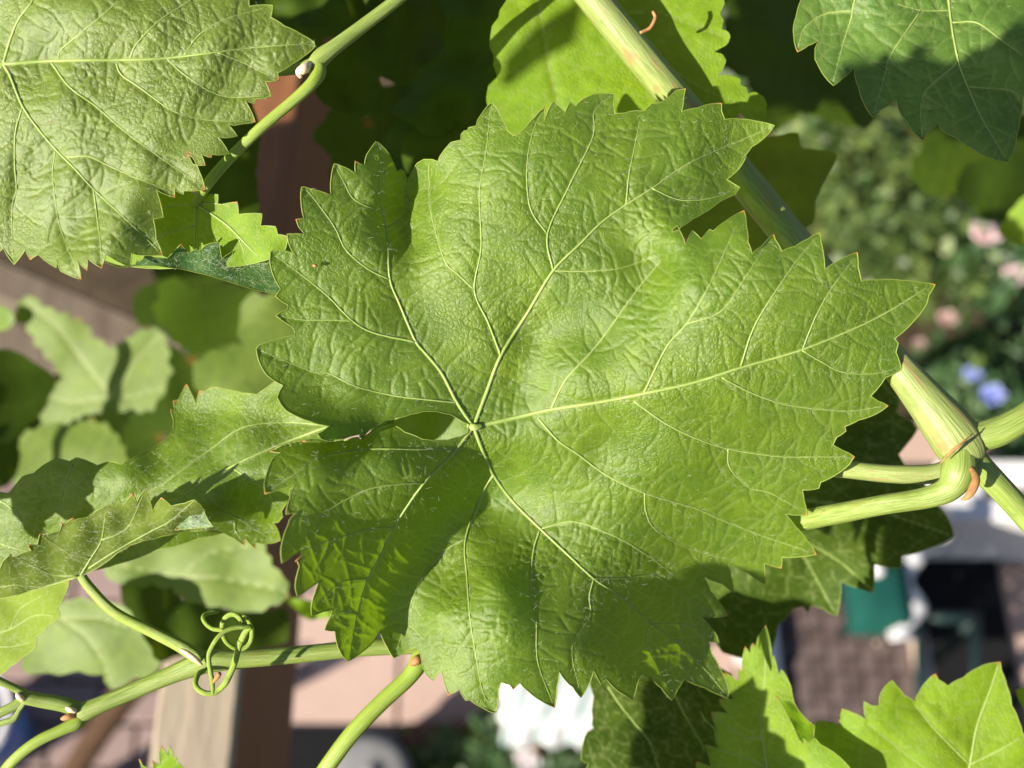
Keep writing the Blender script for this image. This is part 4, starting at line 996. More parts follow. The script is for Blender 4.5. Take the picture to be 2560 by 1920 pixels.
leaf('long hairy grape leaf stretching from behind the central leaf to the left edge', bulge(O4, .03, 26), 0.326, 'leaf', ctrl=C4, wave=(160, .6), veins=V4, res=4.5, puff=.22, fine=.07, seed=41, hairs=1700, cross=0.08, margin=.13, junction=(800, 1075), group=GR, tipr=8, groove=.2)

# folded leaf seen from its underside, lower left
O5 = K('N', [(-260, 800), (-150, 760), (0, 745), (22, 688), (60, 650), (90, 633), (100, 662), (180, 622), (242, 602), (216, 563), (290, 562), (308, 473), (335, 492), (400, 470), (460, 452), (478, 393), (500, 402), (560, 352), (570, 366), (650, 352), (700, 337), (760, 287), (824, 253), (850, 262), (888, 268), (915, 214), (942, 268), (985, 205), (1020, 163), (1048, 238), (1075, 185), (1110, 138), (1145, 200), (1174, 312), (1205, 240), (1242, 198), (1318, 262), (1420, 240), (1495, 212), (1540, 250), (1580, 310), (1612, 388), (1680, 440), (1712, 468), (1650, 462), (1550, 447), (1400, 457), (1250, 492), (1100, 527), (1000, 562), (900, 622), (800, 702), (700, 762), (600, 807), (450, 852), (250, 907), (100, 952), (0, 972), (-260, 990)])
V5 = [(7, 2, K('N', [(620, 790), (700, 660), (780, 520), (812, 290)])), (6, 2, K('N', [(600, 795), (440, 795), (320, 752), (200, 690), (90, 640)])), (5, 2, K('N', [(690, 655), (560, 640), (480, 590), (320, 490)])), (5, 2, K('N', [(780, 520), (900, 480), (1000, 400), (1100, 170)])), (6, 2, K('N', [(680, 740), (900, 600), (1150, 460), (1300, 380), (1490, 220)])), (4, 2, K('N', [(600, 800), (350, 880), (100, 870), (-50, 900)]))]
C5 = [(200, 1437, 0), (260, 1270, 8), (360, 1240, 9), (100, 1340, 10), (20, 1390, 11), (0, 1490, -4), (330, 1370, 0), (430, 1290, 6), (500, 1255, 10), (470, 1330, -3), (550, 1330, -8), (-80, 1430, 8), (120, 1470, -3)]
l5 = leaf('folded olive leaf showing its underside above the curling tendril', bulge(O5, .03, 24), 0.318, 'under', ctrl=C5, wave=(110, .5), veins=V5, res=4, puff=.12, fine=.05, seed=51, hairs=700, margin=.12, junction=(200, 1437), group=GR, tipr=8, groove=.05, under=True)
tube('petiole', [(196, 1428, .3195, 11), (225, 1470, .319, 12.5), (285, 1530, .317, 13), (380, 1580, .315, 14), (450, 1615, .314, 16), (505, 1648, .314, 20)], M['petiole'], l5, 14, 8, ridges=7)
leaf('', K('N', [(1490, 216), (1540, 250), (1600, 370), (1640, 420), (1480, 432), (1345, 445), (1420, 340)]), 0.314, 'teal', slope=(.5, 0), wave=(40, .5), res=3, puff=.3, fine=.1, seed=53, hairs=420, margin=.1, parent=l5, part_name='folded_tip', vein_parts=False)

leaf('yellow green leaf at the left edge below the folded olive leaf', serrate(K('Q', [(-200, 700), (0, 684), (130, 655), (250, 622), (402, 578), (380, 650), (330, 735), (345, 786), (280, 832), (210, 900), (205, 960), (130, 1022), (60, 1072), (0, 1122), (-150, 1160), (-300, 900)]), 60, 3), 0.335, 'young', slope=(.45, .1), wave=(130, .8), veins=[(6, 2, K('Q', [(-100, 900), (60, 860), (200, 780), (340, 786)])), (5, 2, K('Q', [(-100, 950), (60, 960), (190, 930)])), (4, 2, K('Q', [(60, 860), (120, 740), (250, 660)]))], res=5, puff=.35, fine=.1, seed=61, hairs=200, margin=.12, group=GR, under=True, groove=.05)

# upper right leaf with the toothed shadow across it
O15 = K('I', [(700, -300), (590, -60), (530, 100), (515, 180), (520, 230), (540, 297), (600, 262), (662, 230), (640, 280), (640, 340), (670, 400), (745, 492), (800, 450), (866, 385), (868, 420), (890, 500), (920, 590), (975, 678), (1020, 630), (1106, 570), (1120, 630), (1160, 690), (1195, 745), (1260, 808), (1290, 760), (1346, 708), (1370, 750), (1450, 790), (1540, 850), (1640, 905), (1752, 932), (1780, 880), (1800, 780), (1820, 680), (1835, 560), (1900, 520), (2000, 640), (2200, 500), (2300, 100), (2200, -300), (1800, -500), (1400, -640), (1000, -540)])
V15 = [(8, 2, K('I', [(1380, -300), (1420, 100), (1465, 350), (1520, 500), (1600, 680), (1740, 915)])), (5, 2, K('I', [(1465, 360), (1280, 520), (1250, 640), (1258, 790)])), (6, 2, K('I', [(1000, -250), (870, 0), (850, 100), (800, 260), (745, 470)])), (5, 2, K('I', [(1430, 130), (1570, 130), (1700, 220), (1850, 330)])), (4, 2, K('I', [(1250, 60), (1080, 310), (1040, 440), (978, 660)])), (4, 2, K('I', [(1530, 500), (1770, 520), (1830, 600)])), (4, 2, K('I', [(870, 60), (700, 80), (580, 160), (540, 280)])), (4, 2, K('I', [(1420, 60), (1250, 60), (1100, 20)]))]
leaf('grape leaf at the upper right corner crossed by a jagged shadow', bulge(O15, .05, 30), 0.320, 'cool', slope=(0.05, 0.2), curve=.08, wave=(260, 1.6), veins=V15, res=4, puff=.45, fine=.08, seed=71, margin=.13, junction=K('I', [(1390, -250)])[0], cross=0.2, group=GR, cell=46, tipr=8, hairs=300)

# lower right: big lit leaf, upright leaf with shadow, dark leaves behind
O18 = K('M', [(300, 1700), (400, 1600), (480, 1482), (552, 1492), (545, 1420), (562, 1386), (692, 1412), (694, 1318), (760, 1340), (842, 1382), (830, 1273), (870, 1300), (916, 1302), (920, 1250), (950, 1190), (992, 1152), (1020, 1190), (1060, 1240), (1122, 1277), (1150, 1220), (1190, 1160), (1240, 1117), (1258, 1150), (1312, 1187), (1400, 1140), (1490, 1080), (1560, 1055), (1614, 1048), (1622, 1100), (1650, 1180), (1680, 1300), (1722, 1392), (1740, 1450), (1790, 1560), (1900, 1600), (1950, 1900), (1500, 2300), (800, 2200), (300, 2000)])
leaf('broad bright leaf rising into the lower right corner', bulge(O18, .05, 26), 0.354, 'young', slope=(.05, .0), curve=.01, wave=(250, 1.5), veins=[(8, 3, K('M', [(1350, 2100), (1440, 1640), (1480, 1420), (1560, 1200), (1605, 1060)])), (5, 2, K('M', [(1440, 1640), (1250, 1450), (1120, 1290)])), (5, 2, K('M', [(1400, 1800), (1100, 1600), (850, 1400)])), (5, 2, K('M', [(1440, 1640), (1600, 1560), (1740, 1480)]))], res=5, puff=.35, fine=.08, seed=81, margin=.13, group=GR, junction=K('M', [(1350, 2100)])[0], cell=50)
O19 = K('F', [(1100, 1980), (1080, 1595), (1195, 1640), (1180, 1560), (1148, 1460), (1248, 1486), (1222, 1340), (1106, 1188), (1140, 1270), (1246, 1352), (1196, 1206), (1330, 1212), (1275, 1150), (1258, 1100), (1370, 1100), (1330, 1000), (1300, 888), (1360, 920), (1405, 958), (1412, 945), (1408, 852), (1442, 886), (1445, 760), (1465, 683), (1502, 742), (1510, 680), (1525, 658), (1542, 692), (1570, 600), (1625, 517), (1650, 600), (1670, 690), (1672, 782), (1690, 752), (1710, 830), (1726, 912), (1752, 862), (1790, 920), (1825, 1000), (1838, 1080), (1850, 1130), (1900, 1210), (1960, 1300), (1990, 1380), (2060, 1460), (2212, 1560), (2330, 1700), (2330, 1980), (1800, 2200)])
l19 = leaf('upright narrow leaf at the lower right, bright tip above a dark jagged shadow', bulge(O19, .04, 34), 0.350, 'young', slope=(.25, .1), wave=(200, .8), veins=[(6, 2, K('F', [(1700, 2100), (1640, 1640), (1590, 1300), (1620, 900), (1626, 540)])), (4, 2, K('F', [(1600, 1400), (1460, 1405), (1340, 1330), (1210, 1215)])), (4, 2, K('F', [(1640, 1640), (1460, 1560), (1160, 1470)]))], res=4, puff=.12, fine=.05, seed=91, margin=.12, group=GR, junction=K('F', [(1680, 1990)])[0], groove=.1)
leaf('', K('F', [(1708, 1078), (1760, 1120), (1820, 1120), (1850, 1140), (1890, 1195), (1960, 1270), (2012, 1310), (2004, 1405), (1960, 1440), (1915, 1398), (1925, 1450), (1890, 1420), (1840, 1310), (1765, 1160)]), 0.346, 'young', slope=(-.5, 0), wave=(50, .4), res=3.5, seed=93, margin=.12, parent=l19, part_name='curled_lobe', vein_parts=False)
O20 = K('F', [(240, 900), (268, 1080), (258, 1250), (268, 1330), (195, 1400), (168, 1575), (225, 1602), (200, 1750), (60, 1990), (600, 2300), (1500, 2100), (1420, 1500), (1350, 900), (900, 700), (500, 700)])
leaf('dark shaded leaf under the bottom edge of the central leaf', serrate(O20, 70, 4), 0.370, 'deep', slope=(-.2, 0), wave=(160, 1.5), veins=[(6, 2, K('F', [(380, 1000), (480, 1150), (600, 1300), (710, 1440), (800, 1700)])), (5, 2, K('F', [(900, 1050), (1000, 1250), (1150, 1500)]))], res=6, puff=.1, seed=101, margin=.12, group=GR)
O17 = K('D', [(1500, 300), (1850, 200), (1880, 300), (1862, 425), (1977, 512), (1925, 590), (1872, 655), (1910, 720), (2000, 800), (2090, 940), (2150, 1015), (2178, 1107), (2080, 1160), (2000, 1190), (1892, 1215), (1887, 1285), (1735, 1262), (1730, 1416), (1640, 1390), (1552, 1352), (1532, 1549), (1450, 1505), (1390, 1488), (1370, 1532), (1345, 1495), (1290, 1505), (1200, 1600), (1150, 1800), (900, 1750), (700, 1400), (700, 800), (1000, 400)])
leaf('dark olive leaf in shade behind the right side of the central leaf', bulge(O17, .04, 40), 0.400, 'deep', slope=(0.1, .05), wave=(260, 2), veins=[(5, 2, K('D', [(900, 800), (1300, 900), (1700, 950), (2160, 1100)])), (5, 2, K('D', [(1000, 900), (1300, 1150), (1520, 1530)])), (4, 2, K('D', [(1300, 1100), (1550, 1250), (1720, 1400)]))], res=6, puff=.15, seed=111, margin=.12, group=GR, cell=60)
leaf('small tip of a bright leaf at the bottom edge before the rafter', bulge(K('Q', [(805, 1608), (822, 1645), (860, 1665), (885, 1655), (880, 1618), (905, 1635), (925, 1640), (918, 1570), (930, 1533), (950, 1560), (972, 1592), (968, 1560), (974, 1528), (990, 1560), (1000, 1605), (1018, 1598), (1020, 1625), (1060, 1662), (1150, 1800), (1000, 1950), (800, 1900), (830, 1690)]), .04, 20), 0.330, 'young', slope=(.3, .2), res=4, seed=121, margin=.12, group=GR, wave=(60, .5), vein_parts=False)

# behind, top: large bright leaf and the leaves in shade
O12 = K('G', [(600, -300), (200, -100), (60, 200), (100, 440), (35, 560), (60, 620), (110, 800), (400, 900), (900, 900), (1300, 800), (1500, 640), (1560, 690), (1645, 675), (1640, 560), (1540, 540), (1500, 490), (1470, 440), (1335, 442), (1420, 350), (1345, 300), (1445, 208), (1390, 170), (1380, 80), (1400, -50), (1300, -300)])
leaf('large bright lime leaf behind the thick striped cane at the top', serrate(O12, 46, 8, 5), 0.333, 'young', slope=(.05, 0), wave=(260, .8), veins=[(7, 3, K('G', [(300, -250), (400, 400), (480, 700)])), (7, 3, K('G', [(300, -250), (800, 200), (1300, 520), (1600, 640)])), (5, 3, K('G', [(700, 100), (1000, 60), (1400, 210)]))], res=7, seed=131, group=GR, vein_parts=False, tipr=12, puff=.3, cell=60)
leaf('half shaded leaf with a triangular tip right of the cane', serrate(K('I', [(-150, 900), (0, 820), (200, 850), (330, 800), (540, 760), (560, 855), (640, 860), (772, 885), (740, 960), (680, 1070), (640, 1150), (640, 1260), (590, 1310), (480, 1420), (250, 1500), (-150, 1350), (-300, 1100)]), 60, 2, 6), 0.385, 'under', slope=(.2, -.1), wave=(200, 2), res=8, seed=141, group=GR, vein_parts=False)
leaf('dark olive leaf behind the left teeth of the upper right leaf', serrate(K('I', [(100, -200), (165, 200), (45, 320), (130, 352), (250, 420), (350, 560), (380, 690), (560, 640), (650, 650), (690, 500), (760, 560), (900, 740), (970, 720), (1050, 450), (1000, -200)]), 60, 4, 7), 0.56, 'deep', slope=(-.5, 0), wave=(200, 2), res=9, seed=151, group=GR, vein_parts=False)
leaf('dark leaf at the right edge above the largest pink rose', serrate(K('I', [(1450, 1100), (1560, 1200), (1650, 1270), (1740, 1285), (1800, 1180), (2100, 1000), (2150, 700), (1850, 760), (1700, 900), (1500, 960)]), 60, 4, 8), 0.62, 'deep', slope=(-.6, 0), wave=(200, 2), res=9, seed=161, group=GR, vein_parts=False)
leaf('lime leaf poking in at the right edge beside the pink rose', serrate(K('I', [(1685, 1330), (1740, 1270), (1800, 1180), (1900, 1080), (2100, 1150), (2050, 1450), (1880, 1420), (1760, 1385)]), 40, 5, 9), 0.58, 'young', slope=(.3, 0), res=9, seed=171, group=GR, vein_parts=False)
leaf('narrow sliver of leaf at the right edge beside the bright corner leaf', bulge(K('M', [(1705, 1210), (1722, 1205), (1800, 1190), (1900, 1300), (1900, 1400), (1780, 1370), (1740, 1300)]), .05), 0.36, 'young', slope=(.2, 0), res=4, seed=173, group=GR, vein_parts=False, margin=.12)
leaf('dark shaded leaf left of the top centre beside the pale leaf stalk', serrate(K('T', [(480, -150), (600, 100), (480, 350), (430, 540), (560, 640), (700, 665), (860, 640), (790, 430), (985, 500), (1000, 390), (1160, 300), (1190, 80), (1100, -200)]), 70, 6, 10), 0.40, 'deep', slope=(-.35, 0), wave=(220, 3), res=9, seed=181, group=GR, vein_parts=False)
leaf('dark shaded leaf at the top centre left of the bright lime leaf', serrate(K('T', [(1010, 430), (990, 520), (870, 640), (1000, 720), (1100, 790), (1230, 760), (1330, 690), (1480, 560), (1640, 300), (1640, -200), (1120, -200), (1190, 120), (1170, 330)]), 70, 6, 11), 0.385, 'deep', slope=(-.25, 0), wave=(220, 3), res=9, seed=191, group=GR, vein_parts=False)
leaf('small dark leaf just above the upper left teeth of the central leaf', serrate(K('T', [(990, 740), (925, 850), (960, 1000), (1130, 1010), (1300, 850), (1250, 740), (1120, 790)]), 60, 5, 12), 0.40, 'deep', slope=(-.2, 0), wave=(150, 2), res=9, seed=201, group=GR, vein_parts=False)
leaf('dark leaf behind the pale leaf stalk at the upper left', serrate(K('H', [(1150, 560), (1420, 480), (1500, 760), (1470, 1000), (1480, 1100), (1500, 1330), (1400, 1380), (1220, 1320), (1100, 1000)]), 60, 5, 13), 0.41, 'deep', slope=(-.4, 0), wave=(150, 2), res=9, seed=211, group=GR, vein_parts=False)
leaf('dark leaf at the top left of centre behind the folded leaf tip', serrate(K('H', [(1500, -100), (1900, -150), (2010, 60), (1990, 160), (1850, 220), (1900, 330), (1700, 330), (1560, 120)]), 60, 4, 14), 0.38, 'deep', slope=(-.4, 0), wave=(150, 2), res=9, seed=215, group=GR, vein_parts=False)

# behind, left: soft pale leaves
leaf('pale out of focus leaf with reddish rim at the left, largest of the blurred ones', serrate(K('J', [(130, 340), (190, 330), (230, 380), (330, 420), (400, 460), (480, 480), (530, 560), (620, 630), (660, 640), (700, 600), (760, 560), (850, 520), (930, 530), (960, 600), (965, 800), (900, 930), (840, 980), (780, 970), (740, 1000), (700, 1070), (680, 1150), (640, 1200), (500, 1180), (380, 1160), (300, 1080), (230, 1020), (190, 930), (150, 830), (140, 780), (200, 770), (350, 840), (385, 800), (300, 700), (200, 560), (150, 480), (95, 420)]), 46, 13, 15), 0.62, 'pale', slope=(.1, 0), wave=(260, 1.6), res=6, seed=221, group=GR, vein_parts=False, tipr=14, veins=[(9, 4, K('J', [(640, 900), (480, 700), (330, 500), (150, 360)])), (8, 4, K('J', [(640, 900), (760, 720), (900, 560)])), (7, 4, K('J', [(640, 900), (420, 940), (200, 880)])), (6, 4, K('J', [(640, 900), (760, 900), (930, 860)]))])
leaf('pale blurred leaf under the largest blurred leaf at the left', serrate(K('J', [(80, 1400), (70, 1280), (110, 1200), (130, 1130), (200, 1100), (300, 1060), (380, 1070), (480, 1050), (560, 1060), (640, 1100), (720, 1240), (720, 1320), (500, 1360), (300, 1400)]), 46, 13, 16), 0.60, 'pale', slope=(.1, .2), wave=(240, 1.4), res=8, seed=231, group=GR, vein_parts=False)
leaf('dark green blurred leaf below the folded blue green lobe', serrate(K('J', [(895, 440), (935, 240), (1050, 240), (1100, 290), (1300, 250), (1480, 310), (1420, 540), (1280, 610), (1150, 650), (1030, 600), (1000, 540)]), 46, 13, 17), 0.60, 'leaf', slope=(-.6, .2), wave=(240, 2), res=8, seed=241, group=GR, vein_parts=False)
leaf('greyish blurred leaf just left of the central leaf', serrate(K('J', [(1420, 330), (1720, 320), (1780, 820), (1500, 900), (1180, 900), (1110, 760), (1160, 690), (1400, 600), (1380, 480)]), 46, 13, 18), 0.58, 'pale', slope=(-.25, -.1), wave=(240, 1.8), res=8, seed=251, group=GR, vein_parts=False)
leaf('pale blurred leaf under the long hairy leaf left of the central leaf', serrate(K('Q', [(700, 330), (1210, 270), (1500, 340), (1530, 420), (1560, 490), (1640, 570), (1655, 640), (1640, 690), (1560, 720), (1440, 760), (1300, 730), (1150, 710), (1050, 670), (1000, 620), (880, 600), (700, 600), (600, 540), (620, 420)]), 52, 10, 19), 0.50, 'pale', slope=(.1, .1), wave=(260, 1.5), res=7, seed=261, group=GR, veins=[(6, 3, K('Q', [(1030, 560), (1250, 560), (1640, 640)])), (5, 3, K('Q', [(1030, 560), (1200, 420), (1480, 370)])), (5, 3, K('Q', [(1030, 560), (850, 520), (640, 480)]))], vein_parts=False)
leaf('dark blurred leaf behind the curling tendril', serrate(K('Q', [(700, 560), (1000, 590), (1050, 690), (1440, 770), (1660, 740), (1660, 930), (1400, 990), (1100, 990), (900, 1050), (860, 960), (780, 800), (700, 700)]), 60, 5, 20), 0.56, 'deep', slope=(-.7, 0), wave=(180, 3), res=8, seed=271, group=GR, vein_parts=False)
leaf('yellow green blurred leaf edge between rafter and central leaf', serrate(K('Q', [(1640, 690), (1760, 690), (1900, 735), (2050, 700), (2050, 800), (1860, 795), (1770, 805)]), 50, 3, 21), 0.50, 'young', slope=(-.4, 0), wave=(90, 2), res=7, seed=281, group=GR, vein_parts=False)
leaf('pale blurred leaf below the folded olive leaf at the lower left', serrate(K('Q', [(300, 760), (400, 690), (560, 710), (700, 720), (770, 800), (820, 900), (880, 1020), (915, 1090), (780, 1140), (640, 1205), (600, 1120), (450, 1100), (280, 1110), (120, 1095), (200, 900)]), 52, 9, 22), 0.48, 'pale', slope=(.1, 0), wave=(260, 1.3), res=7, seed=291, group=GR, veins=[(6, 3, K('Q', [(340, 790), (500, 900), (600, 1050), (640, 1190)])), (5, 3, K('Q', [(340, 790), (560, 790), (780, 860)]))], vein_parts=False)
leaf('dark leaf at the left edge beside the largest blurred leaf', serrate(K('J', [(-150, 640), (60, 630), (190, 700), (330, 800), (240, 1000), (160, 1060), (90, 1140), (0, 1180), (-150, 1180)]), 60, 5, 23), 0.58, 'deep', slope=(-.6, 0), wave=(220, 2), res=8, seed=301, group=GR, vein_parts=False)
leaf('small green blurred leaf at the left edge below the batten', serrate(K('J', [(-150, 370), (30, 390), (85, 440), (60, 500), (0, 520), (-150, 520)]), 50, 5, 24), 0.62, 'leaf', slope=(.2, 0), wave=(120, 2), res=8, seed=311, group=GR, vein_parts=False)
leaf('dark leaf at the left edge beneath the blurred pale leaves', serrate(K('J', [(-150, 1100), (100, 1080), (110, 1300), (60, 1400), (-150, 1480)]), 50, 5, 25), 0.58, 'deep', slope=(-.6, 0), wave=(120, 2), res=8, seed=321, group=GR, vein_parts=False)

# unseen leaves added outside the picture, shaped and placed to shade what is inside
def vine_outline(cx, cy, size, rot, asp=1.0, seed=1):
    rs = random.Random(seed); an = [0, 14, 27, 40, 50, 64, 80, 95, 108, 125, 142, 158, 170, 177]; rr = [1, .86, .70, .84, .90, .78, .60, .70, .76, .66, .62, .52, .36, .10]
    pts = [(a, r_) for a, r_ in zip(an, rr)] + [(360 - a, r_) for a, r_ in list(zip(an, rr))[:0:-1]]
    o = []
    for a, r_ in pts:
        t = math.radians(a); r2 = size * r_ * rs.uniform(.94, 1.06); x, y = r2 * math.cos(t), r2 * math.sin(t) * asp
        o.append((cx + x * math.cos(rot) - y * math.sin(rot), cy + x * math.sin(rot) + y * math.cos(rot)))
    if area(o) < 0: o = o[::-1]
    return serrate(o, size * .16, size * .05, seed)
def shadow_back(pts, d_from, d_to):
    """photograph pixels on the plane d_from followed toward the sun to the plane d_to"""
    out = []
    for x, y in pts:
        q = pt(x, y, d_from); t = (d_from - d_to) / (SUN @ BACK); q = q + SUN * t - CAM
        z = q @ VIEW; out.append((1280 + q @ RIGHT / z / PXW, 960 - q @ UP / z / PXW))
    return out
sh = K('I', [(835, 395), (880, 345), (960, 385), (950, 245), (990, 330), (1020, 380), (1060, 320), (1105, 288), (1160, 330), (1225, 345), (1260, 250), (1300, 270), (1335, 228), (1365, 260), (1390, 330), (1480, 350), (1540, 345), (1610, 280), (1690, 270), (1770, 230), (1900, 100), (2100, 200), (2200, 600), (1900, 1000), (1500, 980), (1100, 900), (860, 700), (870, 450)])
leaf('unseen leaf shaped to cast the upper right jagged shadow, close to the camera outside the left edge', shadow_back(sh, .320, .10), 0.10, 'leaf', wave=(600, .2), res=30, seed=401, group='added shading leaves outside the picture', vein_parts=False)
sh3 = [(1446, -15), (1438, 60), (1430, 105), (1350, 150), (1262, 212), (1232, 222), (1240, 148), (1299, 102), (1382, 40)]
leaf('smaller unseen leaf close to the camera, added to shade the lime leaf at the top', shadow_back(sh3, .333, .10), 0.10, 'leaf', wave=(600, .2), res=30, seed=403, group='added shading leaves outside the picture', vein_parts=False)
leaf('unseen leaf added outside the left edge, shading the dark leaves at the top', shadow_back([(690, 40), (1030, 40), (1050, 330), (900, 380), (690, 350)], .40, .22), 0.22, 'leaf', wave=(600, .3), res=30, seed=404, group='added shading leaves outside the picture', vein_parts=False)
leaf('unseen leaf added outside the left edge, shading the batten', shadow_back([(190, 650), (300, 600), (460, 590), (680, 600), (690, 900), (560, 960), (440, 850), (330, 760)], .95, .5), 0.5, 'leaf', wave=(600, .3), res=30, seed=405, group='added shading leaves outside the picture', vein_parts=False)
leaf('unseen leaf added outside the left edge, shading the rafter', shadow_back([(600, 120), (850, 120), (850, 640), (640, 640)], .85, .45), 0.45, 'leaf', wave=(600, .3), res=30, seed=406, group='added shading leaves outside the picture', vein_parts=False)
leaf('unseen shading leaf added close to the camera outside the lower left corner of the picture', shadow_back(serrate([(2180, 1210), (2230, 1165), (2420, 1230), (2450, 1420), (2340, 1490), (2230, 1430)], 60, 10), .40, .12), 0.12, 'leaf', wave=(600, .2), res=30, seed=407, group='added shading leaves outside the picture', vein_parts=False)
sh2 = K('F', [(1395, 1010), (1440, 960), (1475, 1060), (1530, 1070), (1590, 1050), (1600, 1250), (1650, 1230), (1660, 1340), (1740, 1350), (1820, 1385), (1830, 1500), (1990, 1560), (1995, 1640), (2050, 1900), (1500, 2300), (700, 2300), (150, 1900), (180, 1300), (330, 1010), (700, 980), (1050, 1090), (1250, 1110)])
leaf('unseen leaf shaped to cast the lower right shadow, just below the bottom edge of the picture', shadow_back(sh2, .352, .272), 0.272, 'leaf', wave=(300, .5), res=10, seed=402, group='added shading leaves outside the picture', vein_parts=False)
for k, (x, y, d, sz, ro) in enumerate(((-430, 1240, .292, 330, 2.8), (-950, 120, .31, 700, .4), (-1650, 420, .32, 720, 1.4), (-900, -450, .33, 640, 5.2), (-1800, -250, .33, 700, 2.2), (-350, -500, .33, 420, 4.0), (-1250, 1080, .60, 480, 1.0), (-1150, 700, .62, 460, 2.0), (-1350, 1500, .60, 420, .3), (-1280, 400, .30, 560, 2.6))):  # more unseen leaves, added to shade the top, the rafter and the left side
    leaf('unseen shading leaf added outside the left edge of the picture, ' + ('lowest one', 'beside the glossy leaf', 'farthest one', 'above the glossy leaf', 'upper farthest one', 'nearest to the top edge', 'middle of the three deep ones', 'upper of the three deep ones', 'lower of the three deep ones', 'between the farthest and the glossy leaf')[k], vine_outline(x, y, sz, ro, 1, 30 + k), d, 'leaf', wave=(300, 2), res=14, seed=410 + k, group='added shading leaves outside the picture', vein_parts=False)
# leaves deeper in the vine, in shade, closing the gaps at the top
for k, (x, y, d, sz, ro, nm) in enumerate(((930, 330, .50, 190, 1.2, 'dark leaf deep in the vine right of the rafter'), (1120, 60, .52, 260, .3, 'dark leaf deep in the vine at the top centre'), (1150, 330, .50, 230, 2.0, 'dark leaf deep in the vine above the central leaf'),
        (740, 40, .50, 200, 4.0, 'dark leaf deep in the vine behind the pale scar'), (1990, 90, .60, 260, 1.0, 'dark leaf deep in the vine left of the upper right leaf'), (2480, 330, .62, 240, 2.5, 'dark leaf deep in the vine at the right edge'), (490, 920, .74, 180, 1.0, 'dark leaf deep in the vine between two pale blurred leaves'), (60, 1010, .80, 200, 2.0, 'dark leaf deep in the vine behind the left pale leaf'), (430, 730, .78, 150, .5, 'dark leaf deep in the vine under the folded blue green lobe'), (380, 1080, .70, 170, 3.6, 'dark leaf deep in the vine above the long hairy leaf'))):
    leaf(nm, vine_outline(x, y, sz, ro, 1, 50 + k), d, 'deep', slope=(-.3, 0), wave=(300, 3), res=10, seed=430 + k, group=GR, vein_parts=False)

leaf('green leaf seen through the eye shaped gap beside the vein centre', vine_outline(1110, 1190, 330, -1.2, 1, 77), 0.352, 'leaf', slope=(.1, .1), wave=(200, 2), res=9, seed=451, group=GR, vein_parts=False)

# ------------------------------------------------------------------ shoots, cane, tendril
# shoot at the upper left with the stalk of the lime leaf
s1 = thing('vine_shoot', 'green shoot crossing the top left with a pale scar at its joint', 'vine shoot', pt(785, 165, .297))
sh_a = tube('shoot', [(1060, -60, .300, 16), (985, 5, .299, 16), (900, 70, .298, 17), (840, 115, .297, 19), (805, 142, .297, 23), (786, 165, .297, 21), (770, 180, .297, 10)], M['shoot'], s1, 16, 8, ridges=9)
tube('leaf_stalk', [(792, 150, .297, 14), (798, 178, .296, 18), (782, 206, .295, 16), (738, 248, .295, 14.5), (650, 322, .296, 14), (570, 400, .298, 13.5), (515, 465, .299, 14), (487, 510, .3035, 13)], M['petiole'], s1, 14, 8, ridges=0)
tube('side_bud', [(786, 158, .297, 16), (745, 172, .299, 13), (710, 182, .300, 8), (690, 186, .301, 4)], M['shoot'], sh_a, 10, 5)
tube('scar', [(775, 158, .2955, 7), (760, 172, .294, 13), (748, 180, .294, 10), (752, 195, .2945, 4)], M['scar'], sh_a, 8, 4)

# thick striped cane behind the central leaf with its joint at the right
s2 = thing('vine_cane', 'thick striped cane running behind the central leaf to the joint at the right', 'vine cane', pt(2420, 1110, .345))
cane_ = tube('cane', [(1400, -110, 0.3220, 40), (1487, 0, 0.3230, 40), (1610, 150, 0.3250, 41), (1760, 330, 0.3290, 42), (1950, 560, 0.3280, 42), (2110, 760, 0.3080, 42), (2235, 905, 0.3035, 41), (2310, 995, 0.3030, 50), (2365, 1062, 0.3030, 60), (2405, 1118, 0.3030, 62), (2420, 1150, 0.3040, 40)], M['cane'], s2, 24, 10, ridges=11)
tube('side_shoot', [(2390, 1095, 0.3040, 46), (2440, 1092, 0.3020, 38), (2490, 1080, 0.3010, 38), (2540, 1056, 0.3000, 35), (2600, 1015, 0.3000, 34), (2680, 940, 0.3000, 34)], M['shoot'], s2, 20, 8, ridges=9)
tube('lower_shoot', [(2405, 1120, 0.3040, 44), (2440, 1160, 0.3030, 36), (2490, 1210, 0.3030, 32), (2550, 1275, 0.3040, 31), (2650, 1390, 0.3050, 31)], M['shoot'], s2, 20, 8, ridges=9)
tube('leaf_stalk', [(2400, 1130, 0.3010, 40), (2395, 1180, 0.3000, 43), (2370, 1222, 0.3010, 33), (2310, 1245, 0.3030, 27), (2200, 1263, 0.3070, 25), (2080, 1286, 0.3172, 26), (1960, 1305, 0.3280, 25), (1800, 1300, 0.3300, 20), (1500, 1200, 0.3220, 14), (1250, 1095, 0.3100, 11), (1190, 1072, 0.3025, 10)], M['shoot'], s2, 20, 8, ridges=11)
tube('rear_stalk', [(2380, 1170, 0.3110, 26), (2330, 1185, 0.3120, 25), (2230, 1185, 0.3140, 23), (2130, 1175, 0.3195, 22), (2020, 1160, 0.3273, 22), (1900, 1120, 0.3330, 22)], M['cane'], s2, 16, 8, ridges=7)
tube('scar', [(2350, 1160, .2945, 1.5), (2368, 1141, .2932, 3), (2385, 1124, .2925, 5), (2405, 1108, .2926, 3), (2430, 1085, .294, 1.5)], M['bud'], cane_, 8, 5, flat=.4)
tube('bud', [(2428, 1170, 0.2970, 6), (2440, 1195, 0.2940, 10), (2432, 1222, 0.2930, 11), (2418, 1242, 0.2930, 8), (2402, 1250, 0.2930, 2)], M['bud'], cane_, 10, 5)
